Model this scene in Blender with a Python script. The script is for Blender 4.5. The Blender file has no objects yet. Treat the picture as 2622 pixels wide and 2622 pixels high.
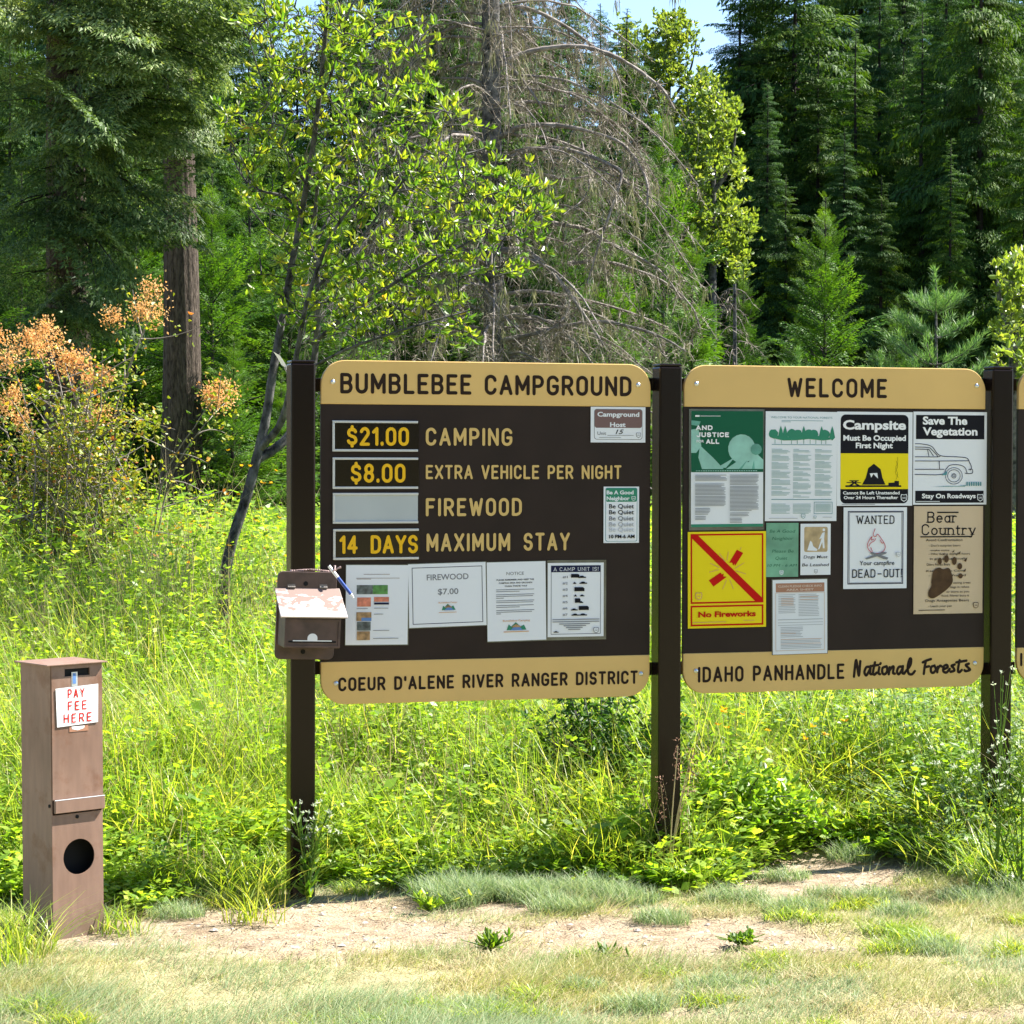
import bpy, math, random
import numpy as np
from mathutils import Vector, Matrix, Euler

# ------------------------------------------------------------------ camera, sky, sun, exposure
sc = bpy.context.scene
C = sc.collection
FP = 6200.0                      # focal length in photo pixels (2622 wide)
EYE = 1.56
HZ = 1170.0                      # photo row of the horizon
ROLL = 0.0025
cd = bpy.data.cameras.new("camera")
cam = bpy.data.objects.new("camera", cd); C.objects.link(cam)
cd.sensor_width = 36; cd.lens = FP / 2622 * 36
cd.clip_start = 0.1; cd.clip_end = 6000
PITCH = math.atan((1311 - HZ) / FP)
cam.matrix_world = Matrix.Translation((0, 0, EYE)) @ Matrix.Rotation(math.pi/2 - PITCH, 4, 'X') @ Matrix.Rotation(ROLL, 4, 'Z')
sc.camera = cam
sc.cycles.max_bounces = 6; sc.cycles.diffuse_bounces = 3; sc.cycles.transmission_bounces = 3
sc.render.resolution_x = sc.render.resolution_y = 1024

SUN_AZ, SUN_EL = math.radians(19.5), math.radians(50)      # azimuth from +X towards +Y
w = bpy.data.worlds.new("World"); sc.world = w; w.use_nodes = True
nt = w.node_tree; nt.nodes.clear()
sky = nt.nodes.new("ShaderNodeTexSky"); sky.sky_type = 'NISHITA'; sky.sun_disc = False
sky.sun_elevation = SUN_EL; sky.sun_rotation = math.pi/2 - SUN_AZ
sky.air_density = 0.75; sky.dust_density = 0.0; sky.ozone_density = 1.0; sky.altitude = 700
bg = nt.nodes.new("ShaderNodeBackground"); bg.inputs[1].default_value = 0.085
wo = nt.nodes.new("ShaderNodeOutputWorld")
nt.links.new(sky.outputs[0], bg.inputs[0]); nt.links.new(bg.outputs[0], wo.inputs[0])
sl = bpy.data.lights.new("sun", 'SUN'); sl.energy = 5.0; sl.angle = math.radians(0.5); sl.color = (1.0, 0.95, 0.86)
so = bpy.data.objects.new("sun", sl); C.objects.link(so)
sdir = Vector((math.cos(SUN_AZ)*math.cos(SUN_EL), math.sin(SUN_AZ)*math.cos(SUN_EL), math.sin(SUN_EL)))
so.rotation_euler = sdir.to_track_quat('Z', 'Y').to_euler()
so.location = (0, 0, 30)
vs = sc.view_settings
vs.view_transform = 'Standard'; vs.look = 'None'; vs.gamma = 1; vs.use_curve_mapping = False; vs.exposure = 1.9

RMAT = np.array(cam.matrix_world.to_3x3())
def ray(px, py):
    d = RMAT @ np.array([(px - 1311) / FP, -(py - 1311) / FP, -1.0])
    return d / d[1]
def P(px, py, Y):                # world point seen at photo pixel (px,py) at distance Y
    d = ray(px, py); return np.array([d[0]*Y, Y, EYE + d[2]*Y])
def PD(x, y, Y): return P(x*1.3571, y*1.3571, Y)

# ------------------------------------------------------------------ tagging
def tag(o, label=None, cat=None, group=None, kind=None):
    if label: o['label'] = label
    if cat: o['category'] = cat
    if group: o['group'] = group
    if kind: o['kind'] = kind
    return o
def empty(name, loc, label, cat, group=None, rot=(0, 0, 0)):
    o = bpy.data.objects.new(name, None); C.objects.link(o)
    o.location = loc; o.rotation_euler = rot; o.empty_display_size = 0.1
    return tag(o, label, cat, group)

# ------------------------------------------------------------------ materials
MATS = {}
def newmat(name):
    m = bpy.data.materials.new(name); m.use_nodes = True
    n = m.node_tree; b = n.nodes['Principled BSDF']; MATS[name] = m
    return m, n, b
def lk(n, a, b): n.links.new(a, b)
def solid(name, col, rough=0.5, metal=0.0, spec=0.5, var=0.0, bump=0.0, scale=40, coat=0.0):
    m, n, b = newmat(name)
    b.inputs['Base Color'].default_value = (*col, 1); b.inputs['Roughness'].default_value = rough
    b.inputs['Metallic'].default_value = metal; b.inputs['Specular IOR Level'].default_value = spec
    b.inputs['Coat Weight'].default_value = coat; b.inputs['Coat Roughness'].default_value = 0.12
    if var or bump:
        tc = n.nodes.new('ShaderNodeTexCoord'); no = n.nodes.new('ShaderNodeTexNoise')
        no.inputs['Scale'].default_value = scale; no.inputs['Detail'].default_value = 6
        lk(n, tc.outputs['Object'], no.inputs['Vector'])
        if var:
            r = n.nodes.new('ShaderNodeValToRGB')
            r.color_ramp.elements[0].position = 0.3; r.color_ramp.elements[1].position = 0.7
            r.color_ramp.elements[0].color = (*[c*(1-var) for c in col], 1)
            r.color_ramp.elements[1].color = (*[min(1, c*(1+var)) for c in col], 1)
            lk(n, no.outputs[0], r.inputs[0]); lk(n, r.outputs[0], b.inputs['Base Color'])
        if bump:
            bu = n.nodes.new('ShaderNodeBump'); bu.inputs['Strength'].default_value = bump; bu.inputs['Distance'].default_value = 0.01
            lk(n, no.outputs[0], bu.inputs['Height']); lk(n, bu.outputs[0], b.inputs['Normal'])
    return m
def leafmat(name, cols, trans=0.45, rough=0.45, spec=0.4, patch=None, pscale=0.4, tcol=None):
    """cols: list of (pos, rgb) over the per-face random attribute; patch mixes in another colour by place."""
    m, n, b = newmat(name)
    at = n.nodes.new('ShaderNodeAttribute'); at.attribute_name = 'rnd'
    r = n.nodes.new('ShaderNodeValToRGB'); cr = r.color_ramp
    while len(cr.elements) < len(cols): cr.elements.new(0.5)
    for e, (p, c) in zip(cr.elements, cols): e.position = p; e.color = (*c, 1)
    lk(n, at.outputs['Fac'], r.inputs[0]); out = r.outputs[0]
    if patch:
        tc = n.nodes.new('ShaderNodeTexCoord'); no = n.nodes.new('ShaderNodeTexNoise')
        no.inputs['Scale'].default_value = pscale; no.inputs['Detail'].default_value = 3
        mp = n.nodes.new('ShaderNodeMapRange'); mp.inputs[1].default_value = 0.42; mp.inputs[2].default_value = 0.6
        mx = n.nodes.new('ShaderNodeMix'); mx.data_type = 'RGBA'
        lk(n, tc.outputs['Object'], no.inputs['Vector']); lk(n, no.outputs[0], mp.inputs[0]); lk(n, mp.outputs[0], mx.inputs[0])
        lk(n, out, mx.inputs[6]); mul = n.nodes.new('ShaderNodeMix'); mul.data_type = 'RGBA'; mul.blend_type = 'MULTIPLY'
        mul.inputs[0].default_value = 1; lk(n, out, mul.inputs[6]); mul.inputs[7].default_value = (*patch, 1)
        lk(n, mul.outputs[2], mx.inputs[7]); out = mx.outputs[2]
    lk(n, out, b.inputs['Base Color'])
    b.inputs['Roughness'].default_value = rough; b.inputs['Specular IOR Level'].default_value = spec
    tr = n.nodes.new('ShaderNodeBsdfTranslucent')
    tm = n.nodes.new('ShaderNodeMix'); tm.data_type = 'RGBA'; tm.blend_type = 'MULTIPLY'; tm.inputs[0].default_value = 1
    tm.inputs[7].default_value = (*(tcol or (1.5, 1.4, 0.6)), 1)
    lk(n, out, tm.inputs[6]); lk(n, tm.outputs[2], tr.inputs[0])
    ms = n.nodes.new('ShaderNodeMixShader'); ms.inputs[0].default_value = trans
    lk(n, b.outputs[0], ms.inputs[1]); lk(n, tr.outputs[0], ms.inputs[2])
    lk(n, ms.outputs[0], n.nodes['Material Output'].inputs[0])
    return m
def barkmat(name, c0, c1, sz=(14, 14, 2.2), bump=0.6, rough=0.9):
    m, n, b = newmat(name)
    tc = n.nodes.new('ShaderNodeTexCoord'); mp = n.nodes.new('ShaderNodeMapping'); mp.inputs['Scale'].default_value = sz
    no = n.nodes.new('ShaderNodeTexNoise'); no.inputs['Scale'].default_value = 1.5; no.inputs['Detail'].default_value = 8; no.inputs['Roughness'].default_value = .65
    r = n.nodes.new('ShaderNodeValToRGB'); r.color_ramp.elements[0].position = .35; r.color_ramp.elements[1].position = .68
    r.color_ramp.elements[0].color = (*c0, 1); r.color_ramp.elements[1].color = (*c1, 1)
    bu = n.nodes.new('ShaderNodeBump'); bu.inputs['Strength'].default_value = bump; bu.inputs['Distance'].default_value = .03
    lk(n, tc.outputs['Object'], mp.inputs[0]); lk(n, mp.outputs[0], no.inputs['Vector']); lk(n, no.outputs[0], r.inputs[0])
    lk(n, r.outputs[0], b.inputs['Base Color']); lk(n, no.outputs[0], bu.inputs['Height']); lk(n, bu.outputs[0], b.inputs['Normal'])
    b.inputs['Roughness'].default_value = rough; b.inputs['Specular IOR Level'].default_value = .2
    return m

# ------------------------------------------------------------------ numpy mesh building
def link(name, me, parent=None):
    o = bpy.data.objects.new(name, me); C.objects.link(o)
    if parent: o.parent = parent
    return o
class Geo:
    def __init__(s): s.V = []; s.F = []; s.n = 0
    def add(s, V, F, mat=0, rnd=0.5, smooth=False):
        V = np.asarray(V, float).reshape(-1, 3); F = np.asarray(F, np.int64)
        if len(F) == 0: return
        r = np.broadcast_to(np.asarray(rnd, float), (len(F),))
        s.V.append(V); s.F.append((F + s.n, mat, r, smooth)); s.n += len(V)
    def quads(s, Q, mat=0, rnd=0.5):              # Q (N,4,3)
        N, k = Q.shape[:2]; s.add(Q.reshape(-1, 3), np.arange(N*k).reshape(N, k), mat, rnd)
    def box(s, x0, x1, y0, y1, z0, z1, mat=0):
        V = [(x, y, z) for x in (x0, x1) for y in (y0, y1) for z in (z0, z1)]
        s.add(V, [(0,1,3,2),(4,6,7,5),(0,4,5,1),(2,3,7,6),(0,2,6,4),(1,5,7,3)], mat)
    def tube(s, path, rad, sides=6, mat=0, cap=True, rnd=0.5):
        p = np.asarray(path, float); k = len(p); rad = np.broadcast_to(np.asarray(rad, float), (k,))
        t = np.gradient(p, axis=0); t /= np.linalg.norm(t, axis=1)[:, None] + 1e-9
        ref = np.array([1., 0.13, 0]) if abs(t[0, 0]) < .8 else np.array([0, .13, 1.])
        a = np.cross(t, ref); a /= np.linalg.norm(a, axis=1)[:, None] + 1e-9; b = np.cross(t, a)
        th = np.arange(sides) / sides * 2*np.pi
        V = p[:, None] + rad[:, None, None]*(np.cos(th)[None, :, None]*a[:, None] + np.sin(th)[None, :, None]*b[:, None])
        i = np.arange(k-1)[:, None]*sides; j = np.arange(sides)[None]; j2 = (j+1) % sides
        F = np.stack([i+j, i+j2, i+sides+j2, i+sides+j], -1).reshape(-1, 4)
        s.add(V, F, mat, rnd, True)
        if cap and sides > 2:
            s.add(V[-1], [list(range(sides))], mat, rnd); s.add(V[0], [list(range(sides))[::-1]], mat, rnd)
    def poly(s, pts, mat=0): s.add(pts, [list(range(len(pts)))], mat)
    def prism(s, pts, y0, y1, mat=0):             # outline in x,z extruded along y
        n = len(pts)
        V = [(x, y0, z) for x, z in pts] + [(x, y1, z) for x, z in pts]
        s.add(V, [list(range(n))], mat); s.add(V, [list(range(n, 2*n))[::-1]], mat)
        s.add(V, [(i, n+i, n+(i+1) % n, (i+1) % n) for i in range(n)], mat)
    def mesh(s, name, mats, bevel=0):
        me = bpy.data.meshes.new(name)
        V = np.concatenate(s.V)
        me.vertices.add(len(V)); me.vertices.foreach_set('co', V.ravel())
        li = np.concatenate([f.ravel() for f, _, _, _ in s.F]); lt = np.concatenate([np.full(len(f), f.shape[1]) for f, _, _, _ in s.F])
        me.loops.add(len(li)); me.loops.foreach_set('vertex_index', li.astype(np.int32))
        me.polygons.add(len(lt)); ls = np.concatenate([[0], np.cumsum(lt)[:-1]])
        me.polygons.foreach_set('loop_start', ls.astype(np.int32))
        me.polygons.foreach_set('material_index', np.concatenate([np.full(len(f), m) for f, m, _, _ in s.F]).astype(np.int32))
        me.polygons.foreach_set('use_smooth', np.concatenate([np.full(len(f), sm) for f, _, _, sm in s.F]))
        at = me.attributes.new('rnd', 'FLOAT', 'FACE'); at.data.foreach_set('value', np.concatenate([r for _, _, r, _ in s.F]).astype(np.float32))
        for m in mats: me.materials.append(MATS[m])
        me.update(calc_edges=True); me.validate()
        return me
    def obj(s, name, mats, parent=None, bevel=0, **kw):
        if isinstance(mats, str): mats = [mats]
        o = link(name, s.mesh(name, mats), parent)
        if bevel:
            bm = o.modifiers.new('bevel', 'BEVEL'); bm.width = bevel; bm.segments = 2; bm.limit_method = 'ANGLE'
            import bmesh
            b = bmesh.new(); b.from_mesh(o.data); bmesh.ops.remove_doubles(b, verts=b.verts, dist=1e-6); bmesh.ops.recalc_face_normals(b, faces=b.faces); b.to_mesh(o.data); b.free()
        if kw: tag(o, **kw)
        if name in ('fine_print', 'bear_rules', 'plume', 'leaf_cluster', 'flower_head', 'twigs', 'hinges'): o['kind'] = 'stuff'
        return o
def unit(v): return v / (np.linalg.norm(v, axis=-1, keepdims=True) + 1e-9)
def cards(Pb, D, U, L, W, mid=0.45):             # rhombic blades
    L = np.asarray(L)[:, None]; W = np.asarray(W)[:, None]
    return np.stack([Pb, Pb + D*L*mid + U*W/2, Pb + D*L, Pb + D*L*mid - U*W/2], 1)
def tcards(Pb, D, U, L, W):                      # pointed three-cornered blades, for needles and far leaves
    L = np.asarray(L)[:, None]; W = np.asarray(W)[:, None]
    return np.stack([Pb - U*W/2, Pb + U*W/2, Pb + D*L], 1)
def leaves(g, Pb, D, U, L, W, mat=0, rnd=0.5, fold=0.25, curl=0.1):     # folded oval leaves, two quads each
    N = np.cross(D, U); L = np.asarray(L)[:, None]; W = np.asarray(W)[:, None]
    up = N*W*fold; dn = -N*L*curl
    b = Pb; t = Pb + D*L + dn
    l1 = Pb + D*L*.3 + U*W*.42 + up; l2 = Pb + D*L*.72 + U*W*.40 + up + dn*.5
    r1 = Pb + D*L*.3 - U*W*.42 + up; r2 = Pb + D*L*.72 - U*W*.40 + up + dn*.5
    V = np.stack([b, l1, l2, t, r2, r1], 1); n = len(Pb); i = np.arange(n)[:, None]*6
    F = np.concatenate([i + np.array([[0, 3, 2, 1]]), i + np.array([[0, 5, 4, 3]])])
    r = np.broadcast_to(np.asarray(rnd, float), (n,))
    g.add(V.reshape(-1, 3), F, mat, np.concatenate([r, r]))
def rdirs(rng, n, el0, el1):
    a = rng.uniform(0, 2*np.pi, n); e = np.radians(rng.uniform(el0, el1, n))
    return np.stack([np.cos(a)*np.cos(e), np.sin(a)*np.cos(e), np.sin(e)], 1)
def side(rng, D, jit=0.6):
    s = np.cross(D, np.array([0, 0, 1.])) + rng.normal(0, jit, D.shape)*0.6
    s -= D*(s*D).sum(1)[:, None]; return unit(s)
def vnoise(x, y, s=1.0, seed=0):
    x = np.asarray(x, float)*s + seed*17.3; y = np.asarray(y, float)*s - seed*9.1
    return (np.sin(x*1.7 + 1.3*np.sin(y*1.1)) + np.sin(y*2.3 + 1.7*np.sin(x*.9+2)) + .6*np.sin(x*4.1+y*3.3) + .6*np.sin(y*5.3-x*3.7+1))/3.2
def smooth_path(pts, n=24):
    p = np.asarray(pts, float); k = len(p)
    if k < 3: return p[0] + (p[-1]-p[0])*np.linspace(0, 1, n)[:, None]
    q = np.vstack([2*p[0]-p[1], p, 2*p[-1]-p[-2]]); out = []
    for t in np.linspace(0, k-1-1e-6, n):
        i = int(t); f = t - i; a, b, c, d = q[i:i+4]
        out.append(.5*((2*b) + (-a+c)*f + (2*a-5*b+4*c-d)*f*f + (-a+3*b-3*c+d)*f**3))
    return np.array(out)

# ------------------------------------------------------------------ material library
solid('brown_paint', (.024, .0150, .0115), .5, spec=.18, var=.16, scale=5, bump=.03)
solid('post_paint', (.012, .007, .005), .2, spec=.22)
solid('tan_paint', (.68, .45, .155), .5, spec=.3, var=.05, scale=3)
solid('letter_brown', (.026, .015, .010), .6, spec=.12)
solid('letter_tan', (.62, .43, .15), .55, spec=.25)
solid('letter_gold', (.80, .46, .008), .45, spec=.25)
solid('plate_black', (.010, .006, .003), .15, spec=.4)
solid('aluminium', (.55, .57, .60), .35, metal=.6)
solid('grey_plate', (.42, .46, .47), .55, metal=.15, var=.05, scale=5)
solid('zinc', (.62, .64, .66), .28, metal=.9)
solid('paper', (.72, .75, .78), .5, spec=.3)
solid('paper_gloss', (.73, .76, .80), .25, spec=.35)
solid('white_sheet', (.80, .81, .82), .35)
solid('ink', (.008, .008, .012), .5, spec=.12)
solid('ink_grey', (.16, .17, .19), .6)
solid('ink_pale', (.36, .38, .41), .6)
solid('ink_pale2', (.48, .51, .55), .6)
solid('ink_navy', (.010, .014, .05), .5, spec=.15)
solid('ink_red', (.52, .008, .004), .5, spec=.1)
solid('ink_redline', (.50, .07, .09), .5)
solid('ink_orange', (.60, .30, .12), .5)
solid('ink_orange_pale', (.62, .52, .44), .5)
solid('ink_copper', (.36, .17, .10), .5)
solid('ink_green', (.005, .20, .11), .4)
solid('ink_green_dark', (.002, .095, .045), .4, spec=.2)
solid('ink_green_pale', (.33, .47, .46), .5)
solid('ink_mint', (.25, .50, .42), .4, var=.2, scale=14)
solid('ink_mint2', (.09, .30, .23), .4, var=.3, scale=14)
solid('ink_teal', (.06, .24, .27), .5)
solid('ink_blue', (.10, .22, .50), .5)
solid('ink_brown', (.075, .040, .018), .5, spec=.15, var=.25, scale=30)
solid('ink_rose', (.155, .085, .08), .4)
solid('ink_tanpic', (.42, .31, .16), .45, var=.35, scale=25)
solid('photo_dark', (.09, .11, .11), .4, var=.7, scale=60)
solid('photo_green', (.07, .22, .05), .4, var=.6, scale=60)
solid('photo_coral', (.62, .20, .12), .4, var=.3, scale=60)
solid('photo_sand', (.36, .22, .10), .4, var=.5, scale=60)
solid('sheet_tan', (.56, .43, .28), .45, var=.06, scale=4)
solid('sheet_yellow', (.80, .64, .001), .4, spec=.25)
solid('sheet_greenish', (.13, .33, .22), .3, var=.35, scale=9)
solid('laminate', (.09, .10, .085), .12, spec=.7, var=.4, scale=12)
solid('black_hole', (.003, .003, .003), .9)
solid('blue_plastic', (.015, .06, .30), .3)
solid('white_plastic', (.75, .77, .80), .35)
solid('rope', (.48, .34, .33), .8, bump=.4, scale=300)
solid('worn_plastic', (.072, .042, .036), .5, var=.35, scale=18, bump=.1)

def rusty():
    m, n, b = newmat('box_paint')
    tc = n.nodes.new('ShaderNodeTexCoord'); no = n.nodes.new('ShaderNodeTexNoise'); no.inputs['Scale'].default_value = 7; no.inputs['Detail'].default_value = 7; no.inputs['Roughness'].default_value = .7
    n2 = n.nodes.new('ShaderNodeTexNoise'); n2.inputs['Scale'].default_value = 2.2; n2.inputs['Detail'].default_value = 5
    mp = n.nodes.new('ShaderNodeMapping'); mp.inputs['Scale'].default_value = (22, 22, 4)
    n3 = n.nodes.new('ShaderNodeTexNoise'); n3.inputs['Scale'].default_value = 2; n3.inputs['Detail'].default_value = 6
    r = n.nodes.new('ShaderNodeValToRGB'); r.color_ramp.elements[0].position = .53; r.color_ramp.elements[1].position = .68
    r.color_ramp.elements[0].color = (0, 0, 0, 1); r.color_ramp.elements[1].color = (.75, .75, .75, 1)
    r2 = n.nodes.new('ShaderNodeValToRGB'); r2.color_ramp.elements[0].position = .3; r2.color_ramp.elements[1].position = .75
    r2.color_ramp.elements[0].color = (.24, .140, .098, 1); r2.color_ramp.elements[1].color = (.38, .245, .185, 1)
    mx = n.nodes.new('ShaderNodeMix'); mx.data_type = 'RGBA'; mx.inputs[7].default_value = (.20, .085, .04, 1)
    mx2 = n.nodes.new('ShaderNodeMix'); mx2.data_type = 'RGBA'; mx2.blend_type = 'MULTIPLY'; mx2.inputs[0].default_value = .45
    for t in (no, n2): lk(n, tc.outputs['Object'], t.inputs['Vector'])
    lk(n, tc.outputs['Object'], mp.inputs[0]); lk(n, mp.outputs[0], n3.inputs['Vector'])
    lk(n, no.outputs[0], r.inputs[0]); lk(n, n2.outputs[0], r2.inputs[0]); lk(n, r.outputs[0], mx.inputs[0]); lk(n, r2.outputs[0], mx.inputs[6])
    sx = n.nodes.new('ShaderNodeSeparateXYZ'); lk(n, tc.outputs['Object'], sx.inputs[0])     # soil splashed up the foot
    az = n.nodes.new('ShaderNodeMath'); az.operation = 'MULTIPLY_ADD'; az.inputs[1].default_value = -5.0; az.inputs[2].default_value = .42
    an = n.nodes.new('ShaderNodeMath'); an.operation = 'ADD'; am = n.nodes.new('ShaderNodeMapRange'); am.inputs[1].default_value = .45; am.inputs[2].default_value = .85; am.inputs[4].default_value = .6
    md = n.nodes.new('ShaderNodeMix'); md.data_type = 'RGBA'; md.inputs[7].default_value = (.16, .12, .085, 1)
    lk(n, sx.outputs[2], az.inputs[0]); lk(n, az.outputs[0], an.inputs[0]); lk(n, no.outputs[0], an.inputs[1]); lk(n, an.outputs[0], am.inputs[0]); lk(n, am.outputs[0], md.inputs[0])
    lk(n, mx.outputs[2], mx2.inputs[6]); lk(n, n3.outputs[0], mx2.inputs[7]); lk(n, mx2.outputs[2], md.inputs[6]); lk(n, md.outputs[2], b.inputs['Base Color'])
    b.inputs['Roughness'].default_value = .5; b.inputs['Specular IOR Level'].default_value = .4
    bu = n.nodes.new('ShaderNodeBump'); bu.inputs['Strength'].default_value = .12; bu.inputs['Distance'].default_value = .004
    lk(n, no.outputs[0], bu.inputs['Height']); lk(n, bu.outputs[0], b.inputs['Normal'])
rusty()
def peeling():
    m, n, b = newmat('peeling_lid')
    tc = n.nodes.new('ShaderNodeTexCoord'); mp = n.nodes.new('ShaderNodeMapping'); mp.inputs['Scale'].default_value = (16, 26, 26)
    no = n.nodes.new('ShaderNodeTexNoise'); no.inputs['Scale'].default_value = 1.1; no.inputs['Detail'].default_value = 8; no.inputs['Roughness'].default_value = .62; no.inputs['Distortion'].default_value = .6
    sx = n.nodes.new('ShaderNodeSeparateXYZ'); lk(n, tc.outputs['Object'], sx.inputs[0])
    ad = n.nodes.new('ShaderNodeMath'); ad.operation = 'MULTIPLY_ADD'; ad.inputs[1].default_value = -2.6; ad.inputs[2].default_value = -.19
    a2 = n.nodes.new('ShaderNodeMath'); a2.operation = 'ADD'
    r = n.nodes.new('ShaderNodeValToRGB'); r.color_ramp.elements[0].position = .50; r.color_ramp.elements[1].position = .54
    r.color_ramp.elements[0].color = (.20, .135, .115, 1); r.color_ramp.elements[1].color = (.52, .46, .45, 1)
    lk(n, tc.outputs['Object'], mp.inputs[0]); lk(n, mp.outputs[0], no.inputs['Vector'])
    lk(n, sx.outputs[1], ad.inputs[0]); lk(n, ad.outputs[0], a2.inputs[0]); lk(n, no.outputs[0], a2.inputs[1]); lk(n, a2.outputs[0], r.inputs[0]); lk(n, r.outputs[0], b.inputs['Base Color'])
    b.inputs['Roughness'].default_value = .45
peeling()
barkmat('bark_fir', (.022, .016, .012), (.135, .105, .082), sz=(30, 30, 6), bump=1.0)
barkmat('bark_dark', (.016, .013, .012), (.06, .05, .045), sz=(10, 10, 2))
barkmat('bark_grey', (.018, .018, .018), (.20, .19, .18), sz=(9, 9, 9), bump=.4)
barkmat('bark_alder', (.010, .010, .010), (.15, .145, .14), sz=(12, 12, 7), bump=.4)
barkmat('twig_grey', (.10, .085, .075), (.30, .27, .25), sz=(6, 6, 6), bump=.2)
barkmat('twig_white', (.25, .23, .22), (.5, .48, .47), sz=(6, 6, 6), bump=.2)
leafmat('needles_dark', [(0, (.016, .046, .012)), (.55, (.042, .100, .024)), (1, (.13, .215, .05))], .3, .6, .12, patch=(1.4, 1.2, .7), tcol=(1.4, 1.4, .4))
leafmat('needles_blue', [(0, (.018, .052, .018)), (.55, (.045, .110, .035)), (1, (.13, .22, .07))], .3, .6, .12, patch=(1.2, 1.1, .8), tcol=(1.3, 1.4, .5))
leafmat('needles_mid', [(0, (.022, .062, .012)), (.6, (.055, .125, .022)), (1, (.14, .23, .045))], .3, .6, .14, patch=(1.25, 1.1, .8), tcol=(1.4, 1.5, .4))
leafmat('needles_bright', [(0, (.030, .090, .010)), (.5, (.065, .160, .018)), (1, (.15, .27, .035))], .35, .5, .25, patch=(1.3, 1.1, .8), tcol=(1.5, 1.5, .4))
leafmat('needles_grand', [(0, (.024, .055, .014)), (.4, (.075, .135, .038)), (.75, (.19, .27, .095)), (1, (.34, .40, .20))], .38, .5, .3, patch=(1.25, 1.15, .9), tcol=(1.4, 1.4, .6))
leafmat('twigs_dead', [(0, (.11, .092, .072)), (.6, (.25, .218, .178)), (.85, (.38, .34, .29)), (1, (.38, .37, .24))], .1, .8, .1, tcol=(1, 1, 1))
leafmat('lichen', [(0, (.16, .17, .08)), (1, (.30, .29, .17))], .3, .8, .1, tcol=(1, 1, .8))
leafmat('leaf_willow', [(0, (.05, .14, .02)), (.35, (.13, .23, .03)), (.7, (.26, .32, .04)), (.92, (.40, .37, .05)), (1, (.52, .28, .06))], .55, .35, .5, tcol=(1.5, 1.45, .5))
leafmat('leaf_pale', [(0, (.10, .18, .04)), (.6, (.20, .28, .05)), (1, (.34, .38, .10))], .5, .35, .5, tcol=(1.5, 1.4, .5))
leafmat('leaf_autumn', [(0, (.10, .19, .02)), (.5, (.24, .29, .03)), (.82, (.40, .36, .05)), (.94, (.52, .28, .07)), (1, (.5, .18, .06))], .45, .45, .4, tcol=(1.4, 1.3, .4))
leafmat('plume', [(0, (.55, .30, .12)), (1, (.74, .50, .25))], .4, .8, .1, tcol=(1.2, 1, .7))
leafmat('herb', [(0, (.10, .215, .022)), (.4, (.21, .34, .04)), (.8, (.33, .44, .055)), (1, (.50, .51, .12))], .55, .42, .4, patch=(.78, .88, .7), pscale=1.6, tcol=(1.8, 1.65, .6))
leafmat('herb_green', [(0, (.05, .13, .018)), (.5, (.11, .21, .03)), (1, (.21, .30, .05))], .45, .42, .4, patch=(1.3, 1.1, .8), pscale=1.2, tcol=(1.5, 1.5, .4))
leafmat('bush_dark', [(0, (.02, .07, .008)), (.6, (.05, .12, .012)), (1, (.12, .20, .03))], .35, .5, .3, tcol=(1.5, 1.5, .4))
leafmat('herb_grey', [(0, (.09, .17, .07)), (.5, (.18, .28, .12)), (1, (.36, .42, .26))], .4, .5, .3, tcol=(1.2, 1.3, .7))
leafmat('grass', [(0, (.11, .21, .03)), (.5, (.22, .33, .055)), (.85, (.34, .42, .09)), (1, (.52, .49, .22))], .5, .4, .4, patch=(1.15, 1.0, .8), pscale=1.5, tcol=(1.5, 1.5, .5))
leafmat('grass_blue', [(0, (.13, .22, .09)), (.6, (.26, .34, .17)), (1, (.46, .47, .29))], .35, .5, .3, tcol=(1.2, 1.3, .8))
leafmat('straw', [(0, (.34, .27, .15)), (1, (.62, .54, .34))], .35, .7, .2, tcol=(1.1, 1.1, .8))
leafmat('flower_yellow', [(0, (.60, .32, .01)), (1, (.72, .48, .02))], .4, .6, .2, tcol=(1.2, 1.1, .5))
leafmat('flower_white', [(0, (.45, .55, .40)), (1, (.7, .72, .62))], .4, .6, .2, tcol=(1.1, 1.1, .9))
leafmat('seed_head', [(0, (.22, .12, .08)), (1, (.36, .22, .15))], .3, .8, .1, tcol=(1, 1, 1))
solid('litter', (.09, .055, .035), .9, spec=.1, var=.4, scale=30)
solid('pebble', (.36, .31, .26), .8, var=.4, scale=60)

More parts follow.
